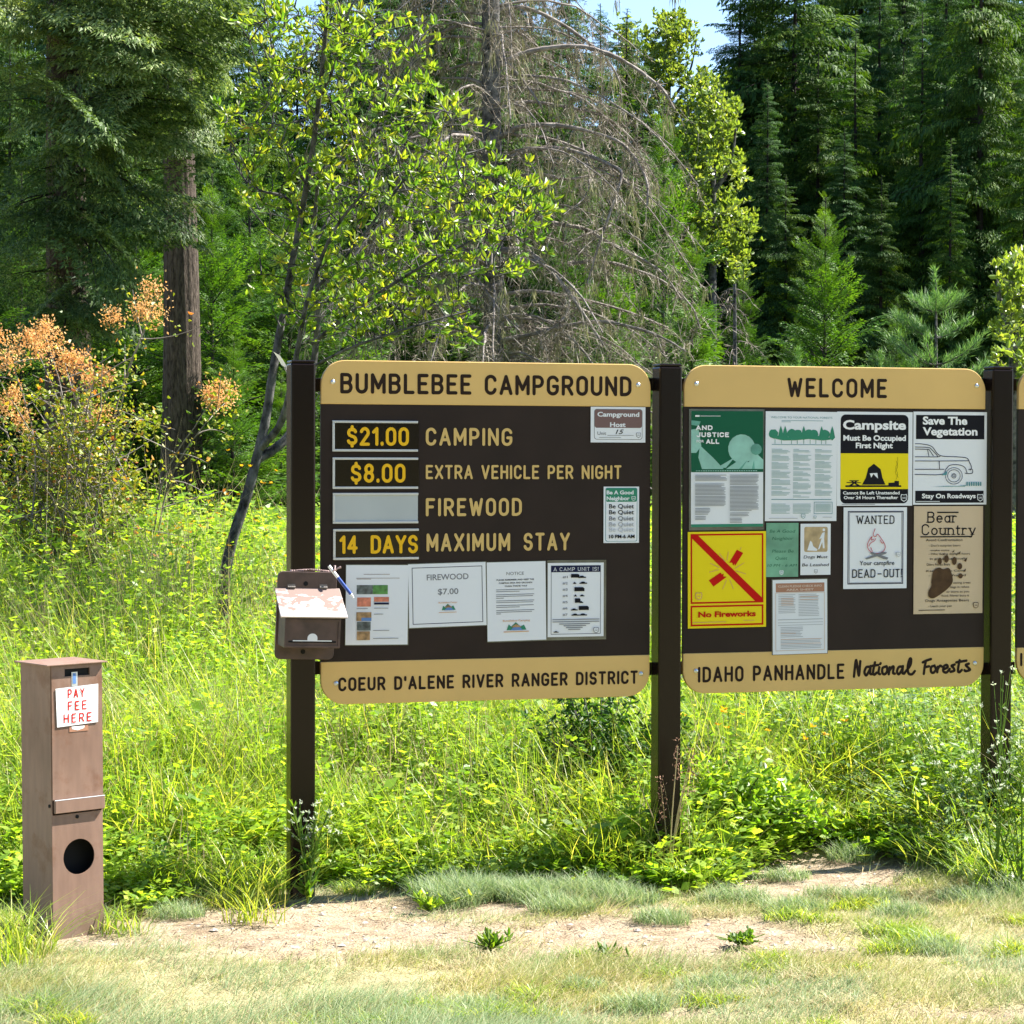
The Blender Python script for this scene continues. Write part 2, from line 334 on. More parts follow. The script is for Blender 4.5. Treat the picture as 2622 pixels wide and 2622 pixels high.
# ------------------------------------------------------------------ ground
def gz(x, y):
    x = np.asarray(x, float); y = np.asarray(y, float)
    z = .024*np.clip(y - 9, 0, 70) + .10*np.clip(y - 79, 0, 1e9)
    z = z + .018*vnoise(x, y, 1.3, 1)*np.clip((y-5)/3, 0, 1) + .008*vnoise(x, y, 6, 2) + .10*vnoise(x, y, .25, 3)*np.clip((y-14)/10, 0, 1)
    return z
def blob(x, y, cx, cy, rx, ry, rot=0):
    c, s = math.cos(rot), math.sin(rot); dx = x-cx; dy = y-cy
    return 1 - np.sqrt(((c*dx+s*dy)/rx)**2 + ((-s*dx+c*dy)/ry)**2)
def dirtmask(x, y):
    n = .30*vnoise(x, y, 2.6, 4) + .16*vnoise(x, y, 8, 5)
    bare = np.maximum.reduce([blob(x, y, -.62, 7.95, 1.15, .50, .08), blob(x, y, .45, 7.85, .85, .42, -.1),
                              blob(x, y, -.2, 8.35, .9, .28, 0), blob(x, y, 1.12, 8.85, .60, .46, .2), blob(x, y, 1.35, 9.25, .45, .25, 0),
                              blob(x, y, -1.45, 7.75, .55, .22, 0), blob(x, y, 1.5, 6.75, .5, .13, 0), blob(x, y, .35, 6.75, .3, .13, 0)*.8,
                              blob(x, y, .9, 7.65, .8, .16, 0)*.8])
    return np.clip((bare*1.35 + n*1.9 + .12*vnoise(x, y, 23, 8) + .24)*1.15, 0, 1)
def build_ground():
    xs = np.unique(np.concatenate([np.linspace(-2.6, 2.6, 200), np.linspace(-12, 12, 61), np.linspace(-900, 900, 41)]))
    ys = np.unique(np.concatenate([np.linspace(6, 10, 190), np.linspace(10, 40, 60), np.linspace(-8, 6, 20), np.linspace(40, 900, 40), np.linspace(-900, -8, 12)]))
    X, Y = np.meshgrid(xs, ys); nx, ny = len(xs), len(ys)
    Z = gz(X, Y); dm = dirtmask(X, Y)
    Z = Z - .012*dm
    V = np.stack([X, Y, Z], -1).reshape(-1, 3)
    i = np.arange(ny-1)[:, None]*nx; j = np.arange(nx-1)[None]
    F = np.stack([i+j, i+j+1, i+nx+j+1, i+nx+j], -1).reshape(-1, 4)
    m, n, b = newmat('soil')
    at = n.nodes.new('ShaderNodeAttribute'); at.attribute_name = 'dirt'
    tc = n.nodes.new('ShaderNodeTexCoord')
    n1 = n.nodes.new('ShaderNodeTexNoise'); n1.inputs['Scale'].default_value = 9; n1.inputs['Detail'].default_value = 9; n1.inputs['Roughness'].default_value = .65
    n2 = n.nodes.new('ShaderNodeTexNoise'); n2.inputs['Scale'].default_value = 120; n2.inputs['Detail'].default_value = 4
    r = n.nodes.new('ShaderNodeValToRGB'); r.color_ramp.elements[0].position = .3; r.color_ramp.elements[1].position = .72
    r.color_ramp.elements[0].color = (.19, .135, .085, 1); r.color_ramp.elements[1].color = (.43, .355, .265, 1)
    r2 = n.nodes.new('ShaderNodeValToRGB'); r2.color_ramp.elements[0].position = .3; r2.color_ramp.elements[1].position = .75
    r2.color_ramp.elements[0].color = (.20, .18, .08, 1); r2.color_ramp.elements[1].color = (.42, .38, .22, 1)
    sp = n.nodes.new('ShaderNodeValToRGB'); sp.color_ramp.elements[0].position = .34; sp.color_ramp.elements[1].position = .48
    sp.color_ramp.elements[0].color = (.55, .5, .45, 1); sp.color_ramp.elements[1].color = (1, 1, 1, 1)
    mx = n.nodes.new('ShaderNodeMix'); mx.data_type = 'RGBA'; ml = n.nodes.new('ShaderNodeMix'); ml.data_type = 'RGBA'; ml.blend_type = 'MULTIPLY'; ml.inputs[0].default_value = 1
    for t in (n1, n2): lk(n, tc.outputs['Object'], t.inputs['Vector'])
    lk(n, n1.outputs[0], r.inputs[0]); lk(n, n1.outputs[0], r2.inputs[0]); lk(n, n2.outputs[0], sp.inputs[0])
    lk(n, at.outputs['Fac'], mx.inputs[0]); lk(n, r2.outputs[0], mx.inputs[6]); lk(n, r.outputs[0], mx.inputs[7])
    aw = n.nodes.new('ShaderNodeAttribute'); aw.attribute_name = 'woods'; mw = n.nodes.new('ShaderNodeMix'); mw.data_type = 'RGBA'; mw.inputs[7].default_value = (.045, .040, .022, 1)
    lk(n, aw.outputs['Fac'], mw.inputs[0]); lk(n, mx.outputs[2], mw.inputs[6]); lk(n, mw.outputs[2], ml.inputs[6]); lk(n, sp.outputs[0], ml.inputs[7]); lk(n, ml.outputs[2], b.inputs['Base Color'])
    bu = n.nodes.new('ShaderNodeBump'); bu.inputs['Strength'].default_value = .8; bu.inputs['Distance'].default_value = .012
    ad = n.nodes.new('ShaderNodeMath'); ad.operation = 'ADD'; lk(n, n1.outputs[0], ad.inputs[0]); lk(n, n2.outputs[0], ad.inputs[1])
    lk(n, ad.outputs[0], bu.inputs['Height']); lk(n, bu.outputs[0], b.inputs['Normal']); b.inputs['Roughness'].default_value = .95; b.inputs['Specular IOR Level'].default_value = .15
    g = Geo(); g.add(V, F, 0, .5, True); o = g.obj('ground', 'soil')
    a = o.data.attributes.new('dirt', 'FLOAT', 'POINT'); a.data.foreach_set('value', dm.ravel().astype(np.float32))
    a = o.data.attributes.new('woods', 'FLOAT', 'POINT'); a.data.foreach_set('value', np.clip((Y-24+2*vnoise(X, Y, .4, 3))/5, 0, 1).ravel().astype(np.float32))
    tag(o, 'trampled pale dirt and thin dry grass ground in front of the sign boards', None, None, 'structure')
build_ground()
def build_hills():
    g = Geo(); n = 90
    xs = np.linspace(-420, 620, n); rows = []
    for k, yy in enumerate((330, 380, 430, 480, 540)):
        f = k/4; top = 22 + 74*np.clip((xs-2)/62, 0, 1)**.8 + 3*np.sin(xs/37) + 2*np.sin(xs/13+1) + 1.2*np.sin(xs/3.1)
        rows.append(np.stack([xs, np.full(n, yy) + 6*np.sin(xs/20), 5 + top*f**.8], 1))
    V = np.concatenate(rows); i = np.arange(4)[:, None]*n; j = np.arange(n-1)[None]
    F = np.stack([i+j, i+j+1, i+n+j+1, i+n+j], -1).reshape(-1, 4)
    solid('hill_forest', (.035, .085, .10), .9, spec=.1, var=.55, scale=.25, bump=1)  # the bluish haze of distance is put into the hill's colour
    g.add(V, F, 0, .5, True); tag(g.obj('hills', 'hill_forest'), 'distant bluish forested hill rising behind the conifers', None, None, 'structure')
build_hills()

# ------------------------------------------------------------------ lettering
def arc(cx, cy, rx, ry, a0, a1, n=12):
    t = np.radians(np.linspace(a0, a1, n)); return [(cx+rx*math.cos(a), cy+ry*math.sin(a)) for a in t]
def rrect(x0, x1, r=.22):                        # rounded oblong O
    cx = (x0+x1)/2; rx = (x1-x0)/2
    return arc(cx, 1-.27, rx, .27, 0, 180, 12) + arc(cx, .27, rx, .27, 180, 360, 12) + [(x1, .73)]
G = {
 'A': (.56, [[(0,0),(.28,1),(.56,0)], [(.09,.3),(.47,.3)]]),
 'B': (.5, [[(0,0),(0,1),(.26,1)]+arc(.28,.765,.2,.235,90,-90,9)+[(0,.53)], [(.26,.53)]+arc(.28,.265,.22,.265,90,-90,9)+[(0,0)]]),
 'C': (.5, [arc(.25,.73,.25,.27,10,180,10)+arc(.25,.27,.25,.27,180,350,10)]),
 'D': (.5, [[(0,0),(0,1),(.2,1)]+arc(.2,.7,.3,.3,90,0,8)+arc(.2,.3,.3,.3,0,-90,8)+[(0,0)]]),
 'E': (.44, [[(.44,1),(0,1),(0,0),(.44,0)], [(0,.52),(.36,.52)]]),
 'F': (.44, [[(.44,1),(0,1),(0,0)], [(0,.52),(.36,.52)]]),
 'G': (.52, [arc(.26,.73,.26,.27,15,180,10)+arc(.26,.27,.26,.27,180,350,10)+[(.52,.45),(.30,.45)]]),
 'H': (.5, [[(0,0),(0,1)],[(.5,0),(.5,1)],[(0,.52),(.5,.52)]]),
 'I': (.0, [[(0,0),(0,1)]]),
 'J': (.4, [[(.4,1),(.4,.25)]+arc(.2,.22,.2,.22,0,-170,9)]),
 'K': (.5, [[(0,0),(0,1)],[(.5,1),(0,.4)],[(.18,.6),(.5,0)]]),
 'L': (.42, [[(0,1),(0,0),(.42,0)]]),
 'M': (.64, [[(0,0),(0,1),(.32,.25),(.64,1),(.64,0)]]),
 'N': (.52, [[(0,0),(0,1),(.52,0),(.52,1)]]),
 'O': (.5, [rrect(0,.5)]),
 'P': (.48, [[(0,0),(0,1),(.24,1)]+arc(.25,.72,.23,.28,90,-90,9)+[(0,.44)]]),
 'Q': (.5, [rrect(0,.5), [(.3,.2),(.52,-.05)]]),
 'R': (.5, [[(0,0),(0,1),(.26,1)]+arc(.26,.73,.23,.27,90,-90,9)+[(0,.46)], [(.25,.46),(.5,0)]]),
 'S': (.48, [arc(.24,.74,.23,.26,15,180,9)+arc(.24,.74,.23,.24,180,250,4)+arc(.25,.26,.23,.26,60,0,4)+arc(.24,.26,.24,.26,0,-165,9)]),
 'T': (.48, [[(0,1),(.48,1)],[(.24,1),(.24,0)]]),
 'U': (.5, [[(0,1),(0,.27)]+arc(.25,.27,.25,.27,180,360,11)+[(.5,1)]]),
 'V': (.54, [[(0,1),(.27,0),(.54,1)]]),
 'W': (.74, [[(0,1),(.18,0),(.37,.8),(.56,0),(.74,1)]]),
 'X': (.54, [[(0,1),(.54,0)],[(0,0),(.54,1)]]),
 'Y': (.54, [[(0,1),(.27,.48),(.54,1)],[(.27,.48),(.27,0)]]),
 "'": (.0, [[(0,1),(0,.76)]]), '.': (.0, [[(0,.0),(0,.07)]]), '-': (.26, [[(0,.42),(.26,.42)]]), '!': (.0, [[(0,1),(0,.3)],[(0,.0),(0,.07)]]),
 '$': (.46, [arc(.23,.74,.21,.22,15,180,9)+arc(.23,.72,.21,.2,180,250,4)+arc(.24,.27,.21,.22,60,0,4)+arc(.23,.26,.23,.22,0,-165,9), [(.23,1.12),(.23,.92)], [(.23,.08),(.23,-.12)]]),
 '0': (.46, [rrect(0,.46)]), '1': (.2, [[(0,.78),(.2,1),(.2,0)]]), '2': (.44, [arc(.22,.74,.21,.26,165,-30,11)+[(0,0),(.44,0)]]),
 '4': (.5, [[(.36,0),(.36,1),(0,.28),(.5,.28)]]), '8': (.44, [arc(.22,.76,.19,.24,-90,270,16), arc(.22,.27,.22,.27,90,450,16)]),
 '7': (.42, [[(0,1),(.42,1),(.12,0)]]), '5': (.44, [[(.4,1),(.04,1),(.02,.55)]+arc(.21,.32,.22,.32,120,-150,12)]),
 'a': (.40, [arc(.2,.3,.2,.3,0,360,16), [(.4,.62),(.4,0)]]), 'e': (.42, [[(.02,.32),(.42,.32)]+arc(.21,.31,.21,.31,0,310,16)]),
 'r': (.30, [[(0,.62),(0,0)], arc(.17,.40,.17,.21,180,50,7)]), 'o': (.42, [arc(.21,.31,.21,.31,0,360,18)]),
 'u': (.40, [[(0,.62),(0,.2)]+arc(.2,.2,.2,.2,180,360,9)+[(.4,.62)], [(.4,.2),(.4,0)]]), 'n': (.40, [[(0,.62),(0,0)], arc(.2,.40,.2,.22,180,0,9)+[(.4,0)]]),
 't': (.26, [[(.1,.85),(.1,.1)]+arc(.2,.1,.1,.1,180,290,5), [(0,.62),(.26,.62)]]), 'y': (.42, [[(0,.62),(.22,.0)], [(.44,.62),(.14,-.25),(.02,-.25)]]),
 'm': (.66, [[(0,.62),(0,0)], arc(.17,.42,.16,.2,180,0,7)+[(.33,0)], arc(.5,.42,.16,.2,180,0,7)+[(.66,0)]]), 'i': (.0, [[(0,.62),(0,0)],[(0,.82),(0,.9)]]),
 'p': (.4, [[(0,.62),(0,-.3)], arc(.2,.31,.2,.31,0,360,16)]), 'c': (.4, [arc(.21,.31,.21,.31,40,320,12)]), 'f': (.26, [[(.1,0),(.1,.8)]+arc(.2,.8,.1,.14,180,60,4), [(0,.62),(.26,.62)]]),
}
def ribbon(g, pts, wd, fy, mat=0):
    q = np.asarray(pts, float)
    if wd > .003 and len(q) > 2:                     # sharp corners: separate round-ended strokes, as a router cuts them
        d = unit(q[1:]-q[:-1]); cs = (d[1:]*d[:-1]).sum(1); br = [i+1 for i in range(len(cs)) if cs[i] < .55]
        if br:
            a = 0
            for k, i in enumerate(br+[len(q)-1]): ribbon(g, q[a:i+1], wd, fy-.00003*(k+1), mat); a = i
            return
    p = q; keep = [0] + [i for i in range(1, len(p)) if np.linalg.norm(p[i]-p[i-1]) > 1e-6]; p = p[keep]
    if len(p) < 2: return
    closed = np.linalg.norm(p[0]-p[-1]) < 1e-6
    d = unit(p[1:] - p[:-1]); nrm = np.stack([-d[:, 1], d[:, 0]], 1)
    L = []
    for i in range(len(p)):
        if closed and i in (0, len(p)-1): a, b = nrm[-1], nrm[0]
        elif i == 0: a = b = nrm[0]
        elif i == len(p)-1: a = b = nrm[-1]
        else: a, b = nrm[i-1], nrm[i]
        m = (a+b); m /= np.linalg.norm(m)+1e-9; L.append(m / max(.45, (m*a).sum()))
    L = np.array(L)*wd/2
    a = p+L; b = p-L
    V = np.concatenate([np.stack([a[:, 0], np.full(len(p), fy), a[:, 1]], 1), np.stack([b[:, 0], np.full(len(p), fy), b[:, 1]], 1)])
    n = len(p); i = np.arange(n-1); F = np.stack([i, n+i, n+i+1, i+1], 1)
    g.add(V, F, mat)
    if not closed and wd > .003:                    # rounded stroke ends
        for e, dd in ((p[0], -d[0]), (p[-1], d[-1])):
            an = math.atan2(dd[1], dd[0]); ts = np.linspace(an-math.pi/2, an+math.pi/2, 7)
            g.add([(e[0]+math.cos(t)*wd/2, fy-.00008, e[1]+math.sin(t)*wd/2) for t in ts], [list(range(6, -1, -1))])
def stroke_text(s, x0, x1, z, h, wd, y, spacing=.2, serif=0, g=None, slope=0, space=.42, each=None):
    if each: spacing += .15; space += .18
    """single-stroke routed letters fitted between x0 and x1 (x, z plane, facing -y)"""
    adv = []; tot = 0
    for c in s:
        if c == ' ': adv.append(tot); tot += space; continue
        adv.append(tot); tot += G[c][0] + spacing
    tot -= spacing; sx = (x1-x0-wd)/tot; g = g or Geo(); k = 0
    for c, a in zip(s, adv):
        if c == ' ': continue
        if each: g = Geo()
        for st in G[c][1]:
            pts = [(x0 + wd/2 + (a+px)*sx, z + wd/2 + pz*(h-wd) + slope*((a+px)*sx)) for px, pz in st]
            k += 1; ribbon(g, pts, wd, y - .0002*(k % 5))
            if serif:
                for (px, pz), (qx, qz) in ((st[0], st[1]), (st[-1], st[-2])):
                    if abs(pz-qz) > .05 and (abs(pz) < .02 or abs(pz-1) < .02 or abs(pz-.62) < .02) and abs(px-qx) < .3:
                        k += 1; bx = x0+wd/2+(a+px)*sx; bz = z+wd/2+pz*(h-wd)
                        ribbon(g, [(bx-serif, bz), (bx+serif, bz)], wd*.6, y-.0002*(k % 5)-.0011)
        if each: g.obj('letter', each[0], each[1])
    return g
def font_mesh(s, off=0.0, shear=0.0):
    cu = bpy.data.curves.new('t', 'FONT'); cu.body = s; cu.size = 1; cu.offset = off; cu.shear = shear; cu.resolution_u = 3
    o = bpy.data.objects.new('t', cu); C.objects.link(o)
    dg = bpy.context.evaluated_depsgraph_get(); me = bpy.data.meshes.new_from_object(o.evaluated_get(dg))
    V = np.array([v.co[:] for v in me.vertices]); F = [list(p.vertices) for p in me.polygons]
    bpy.data.objects.remove(o); bpy.data.curves.remove(cu); bpy.data.meshes.remove(me)
    return V, F
def font_text(g, s, x0, x1, z, cap, y, off=0.0, shear=0.0, mat=0):
    V, F = font_mesh(s, off, shear)
    lo, hi = V[:, 0].min(), V[:, 0].max(); k = (x1-x0)/(hi-lo); kz = cap/.73
    W = np.stack([x0+(V[:, 0]-lo)*k, np.full(len(V), y), z+V[:, 1]*kz], 1)
    b = g.n; g.V.append(W); g.n += len(W)
    for n in sorted(set(len(f) for f in F)):
        A = np.array([f for f in F if len(f) == n]); g.F.append((A+b, mat, np.full(len(A), .5), False))

# ------------------------------------------------------------------ the sign frame
TH = math.radians(16.5); UX = np.array([math.cos(TH), math.sin(TH), 0]); NX = np.array([math.sin(TH), -math.cos(TH), 0])
O1 = P(777, 1170, 8.55); O1[2] = 0                    # middle of the front face of the first post, at ground height
def on_plane(px, py, back=0.0):                        # photo pixel -> (u, z) on the plane 'back' metres behind the post fronts
    d = ray(px, py); cpos = np.array([0, 0, EYE]); O = O1 - NX*back
    t = ((O-cpos)@NX) / (d@NX); p = cpos + d*t
    return (p-O1)@UX, p[2]
def W3(u, back, z): p = O1 + UX*u - NX*back; return (p[0], p[1], z)
POST = .0889; BB = .03; BT = .018                    # post size, front of boards behind post fronts, board thickness
def make_post(px, top_px, label):
    u, ztop = on_plane(px, top_px)
    root = empty('sign_post', W3(u, POST/2, 0), label, 'post', 'square brown posts carrying the boards', (0, 0, TH))
    g = Geo(); h = POST/2; g.box(-h, h, -h, h, -.3, ztop-.006)
    g.obj('shaft', 'post_paint', root, bevel=.007)
    g = Geo(); g.box(-h+.002, h-.002, -h+.002, h-.002, ztop-.0055, ztop+.004); g.obj('cap', 'post_paint', root, bevel=.004)
    for py in (983, 1716):
        _, zb = on_plane(px, py)
        for sgn in (-1, 1):
            if sgn < 0 and px < 1000: continue
            g = Geo(); a, b2 = sorted((sgn*(h+.0005), sgn*(h+.055)))
            g.box(a, b2, h-.0445+.034, h-.0445+.040, zb-.024, zb+.024); g.obj('bracket', 'post_paint', root, bevel=.002)
    return u, root
u1, post1 = make_post(777, 925, 'square dark brown post at left end, with the leaflet box on its front')
u2, post2 = make_post(1719, 934, 'square dark brown post standing between the fee board and the welcome board')
u3, post3 = make_post(2570, 941, 'square dark brown post right of the welcome board, weeds at its foot')
u4, post4 = make_post(3420, 948, 'square dark brown post at the far end of the last cut-off board')

def rr_outline(x0, x1, z0, z1, r, n=8):
    o = []
    for cx, cz, a in ((x1-r, z1-r, 0), (x0+r, z1-r, 90), (x0+r, z0+r, 180), (x1-r, z0+r, 270)):
        o += arc(cx, cz, r, r, a, a+90, n)
    return o
def make_board(xl, xr, yt, yb, band_t, band_b, label, bolts):
    xm = (xl+xr)/2
    ua, _ = on_plane(xl, 1350, BB); ub, _ = on_plane(xr, 1350, BB)
    _, zt = on_plane(xm, yt, BB); _, zb = on_plane(xm, yb, BB); _, za = on_plane(xm, band_t, BB); _, zc = on_plane(xm, band_b, BB)
    root = empty('notice_board', W3((ua+ub)/2, BB, 0), label, 'notice board', 'framed boards between the posts', (0, 0, TH))
    w2 = (ub-ua)/2; R = .088
    def band(o): return o
    top = [(w2, za), ] + arc(w2-R, zt-R, R, R, 0, 90, 12) + arc(-w2+R, zt-R, R, R, 90, 180, 12) + [(-w2, za)]
    bot = [(-w2, zc)] + arc(-w2+R, zb+R, R, R, 180, 270, 12) + arc(w2-R, zb+R, R, R, 270, 360, 12) + [(w2, zc)]
    g = Geo(); g.prism(top[::-1], 0, BT); g.obj('top_band', 'tan_paint', root, bevel=.0025)
    g = Geo(); g.prism(bot[::-1], 0, BT); g.obj('bottom_band', 'tan_paint', root, bevel=.0025)
    g = Geo(); g.box(-w2, w2, .0015, BT-.001, zc+.0003, za-.0003); g.obj('panel', 'brown_paint', root)
    for bx, by in bolts:
        u, z = on_plane(bx, by, BB); x = u-(ua+ub)/2
        g = Geo(); prof = [(.0, .0085), (.003, .0085), (.0055, .0055), (.0065, .001)]
        for (d0, r0), (d1, r1) in zip(prof[:-1], prof[1:]):
            t = np.arange(14)/14*2*math.pi
            V = [(x+r0*math.cos(a), -d0, z+r0*math.sin(a)) for a in t] + [(x+r1*math.cos(a), -d1, z+r1*math.sin(a)) for a in t]
            g.add(V, [(i, (i+1) % 14, 14+(i+1) % 14, 14+i) for i in range(14)], 0, .5, True)
        g.obj('bolt', 'zinc', root)
    return root, (ua+ub)/2
b1, c1 = make_board(821.8, 1665, 927.2, 1793.5, 1038, 1686, 'brown fee board with tan bands, gold price plates and CAMPING lettering', [(852, 978), (1634, 986), (860, 1750), (1641, 1725)])
b2, c2 = make_board(1750.5, 2521.4, 939.3, 1766.5, 1044.5, 1665, 'brown welcome board with tan bands, covered with notices and posters', [(1783, 983), (2501, 988), (1782, 1718), (2496, 1698)])
b3, c3 = make_board(2606, 3380, 946, 1740, 1051, 1650, 'brown board with tan bands cut off by the right edge of the picture', [(2650, 1001), (2650, 1690)])

def board_text(root, cu, s, xa, xb, y0, y1, xref, mat, wd, spacing=.2, space=.42, y0b=None, name='lettering', g=None):
    ua, _ = on_plane(xa, (y0+y1)/2, BB); ub, _ = on_plane(xb, (y0+y1)/2, BB)
    _, z0 = on_plane(xref, y1, BB); _, z1 = on_plane(xref, y0, BB)
    stroke_text(s, ua-cu, ub-cu, z0, z1-z0, wd, -.0011 if 'tan' in mat or 'gold' in mat else -.0006, spacing, 0, g, 0, space, each=(mat, root))
board_text(b1, c1, 'BUMBLEBEE CAMPGROUND', 871, 1617, 954.6, 1007.5, 871, 'letter_brown', .0125)
board_text(b1, c1, 'CAMPING', 1090, 1311.6, 1095, 1141, 1090, 'letter_tan', .0105, .22)
board_text(b1, c1, 'EXTRA VEHICLE PER NIGHT', 1090, 1591, 1190.5, 1226.8, 1090, 'letter_tan', .0082, .2)
board_text(b1, c1, 'FIREWOOD', 1090, 1336, 1275.5, 1322, 1090, 'letter_tan', .0105, .24)
board_text(b1, c1, 'MAXIMUM STAY', 1092, 1459, 1366, 1412.5, 1092, 'letter_tan', .0105, .24, .62)
board_text(b1, c1, "COEUR D'ALENE RIVER RANGER DISTRICT", 866, 1633, 1735, 1770.5, 866, 'letter_brown', .009, .22)
board_text(b2, c2, 'WELCOME', 2016, 2271, 967, 1017, 2016, 'letter_brown', .0125, .24)
board_text(b2, c2, 'IDAHO PANHANDLE', 1787, 2162, 1707.6, 1748, 1787, 'letter_brown', .0098, .22)
board_text(b3, c3, 'IDAHO PANHANDLE', 2612, 3200, 1672, 1706, 2612, 'letter_brown', .0098, .22)
def script_text():
    # National Forests: brush script, strokes in zoomed photo pixels (origin 2120,1260, scale .2795)
    S = [[(238,1690),(252,1560),(262,1552),(282,1680),(296,1550)],
         [(382,1600),(350,1606),(334,1650),(352,1678),(385,1620),(390,1595),(386,1660),(404,1668)],
         [(430,1560),(412,1650),(424,1672),(445,1655)], [(404,1592),(458,1584)],
         [(470,1605),(462,1655),(476,1668)], [(478,1575),(482,1568)],
         [(530,1598),(500,1612),(498,1656),(520,1668),(542,1640),(538,1600),(530,1598)],
         [(565,1605),(556,1668)], [(560,1640),(590,1600),(602,1606),(596,1655),(612,1664)],
         [(680,1598),(648,1604),(632,1645),(650,1668),(680,1620),(686,1596),(682,1655),(700,1662)],
         [(706,1650),(752,1590),(762,1535),(748,1530),(730,1600),(738,1660),(770,1668),(795,1640)],
         [(868,1560),(900,1544),(942,1530)], [(898,1546),(886,1600),(878,1665)], [(886,1605),(925,1596)],
         [(975,1590),(945,1604),(944,1645),(965,1655),(988,1625),(975,1590)],
         [(1005,1600),(1000,1650)], [(1002,1628),(1025,1592),(1042,1598)],
         [(1058,1625),(1095,1605),(1088,1584),(1062,1596),(1056,1640),(1085,1652),(1115,1620)],
         [(1160,1580),(1132,1592),(1150,1612),(1156,1636),(1122,1646)],
         [(1205,1540),(1190,1630),(1202,1650),(1225,1630)], [(1175,1560),(1268,1544)],
         [(1290,1572),(1262,1584),(1282,1606),(1300,1628),(1262,1640),(1250,1632)]]
    g = Geo()
    for k, st in enumerate(S):
        q = []
        for x, y in st:
            u, z = on_plane(2120+.2795*x, 1260+.2795*y, BB); q.append((u-c2, z))
        if len(q) > 2: q = [tuple(p) for p in smooth_path(q, 5*len(q))]
        ribbon(g, q, .0104, -.0006-.0002*(k % 4))
    g.obj('script_lettering', 'letter_brown', b2)
script_text()

# price plates in three-sided aluminium channels
def plate(x0, x1, y0, y1, text, tx0, tx1, ty0, ty1, label, fill='plate_black'):
    ym = (y0+y1)/2; ua, _ = on_plane(x0, ym, BB); ub, _ = on_plane(x1, ym, BB)
    _, zt = on_plane(x0, y0, BB); _, zb = on_plane(x0, y1, BB); cu = (ua+ub)/2; w2 = (ub-ua)/2
    root = empty('price_plate', W3(cu, BB-.001, 0), label, 'price plate', 'price plates down the left of the fee board', (0, 0, TH))
    t = .0085; d = .007
    if fill == 'plate_black':
        g = Geo(); g.box(-w2+t*.5, w2+.004, -.004, -.001, zb+t*.5, zt-t*.5); g.obj('insert', fill, root)
        cu0 = cu
        for s, a, b in text:
            va, _ = on_plane(a, (ty0+ty1)/2, BB); vb, _ = on_plane(b, (ty0+ty1)/2, BB)
            _, z0 = on_plane(x0, ty1, BB); _, z1 = on_plane(x0, ty0, BB)
            stroke_text(s, va-cu, vb-cu, z0, z1-z0, .0112, -.0052, .17, each=('letter_gold', root))
    else:
        g = Geo(); g.box(-w2+t*.5, w2-.001, -.0025, -.001, zb+t*.5, zt-t*.5); g.obj('back_plate', fill, root)
    for a in ((-w2, w2, zt-t, zt), (-w2, w2, zb, zb+t), (-w2, -w2+t, zb+t+.0004, zt-t-.0004)):
        g = Geo(); g.box(a[0], a[1], -d, 0, a[2], a[3]); g.obj('rail', 'aluminium', root, bevel=.001)
plate(850, 1069, 1076.5, 1156, [('$21.00', 887, 1046)], 0, 0, 1093, 1141, 'black plate with $21.00 in gold beside the word CAMPING')
plate(850.5, 1069.5, 1171, 1252, [('$8.00', 897, 1037)], 0, 0, 1187, 1236, 'black plate with $8.00 in gold beside EXTRA VEHICLE PER NIGHT')
plate(851, 1070, 1262, 1341, [], 0, 0, 0, 0, 'empty grey plate holder beside the word FIREWOOD', 'grey_plate')
plate(852, 1071, 1354.5, 1434, [('14', 868, 915), ('DAYS', 948, 1069)], 0, 0, 1371, 1418.5, 'black plate with 14 DAYS in gold beside MAXIMUM STAY')

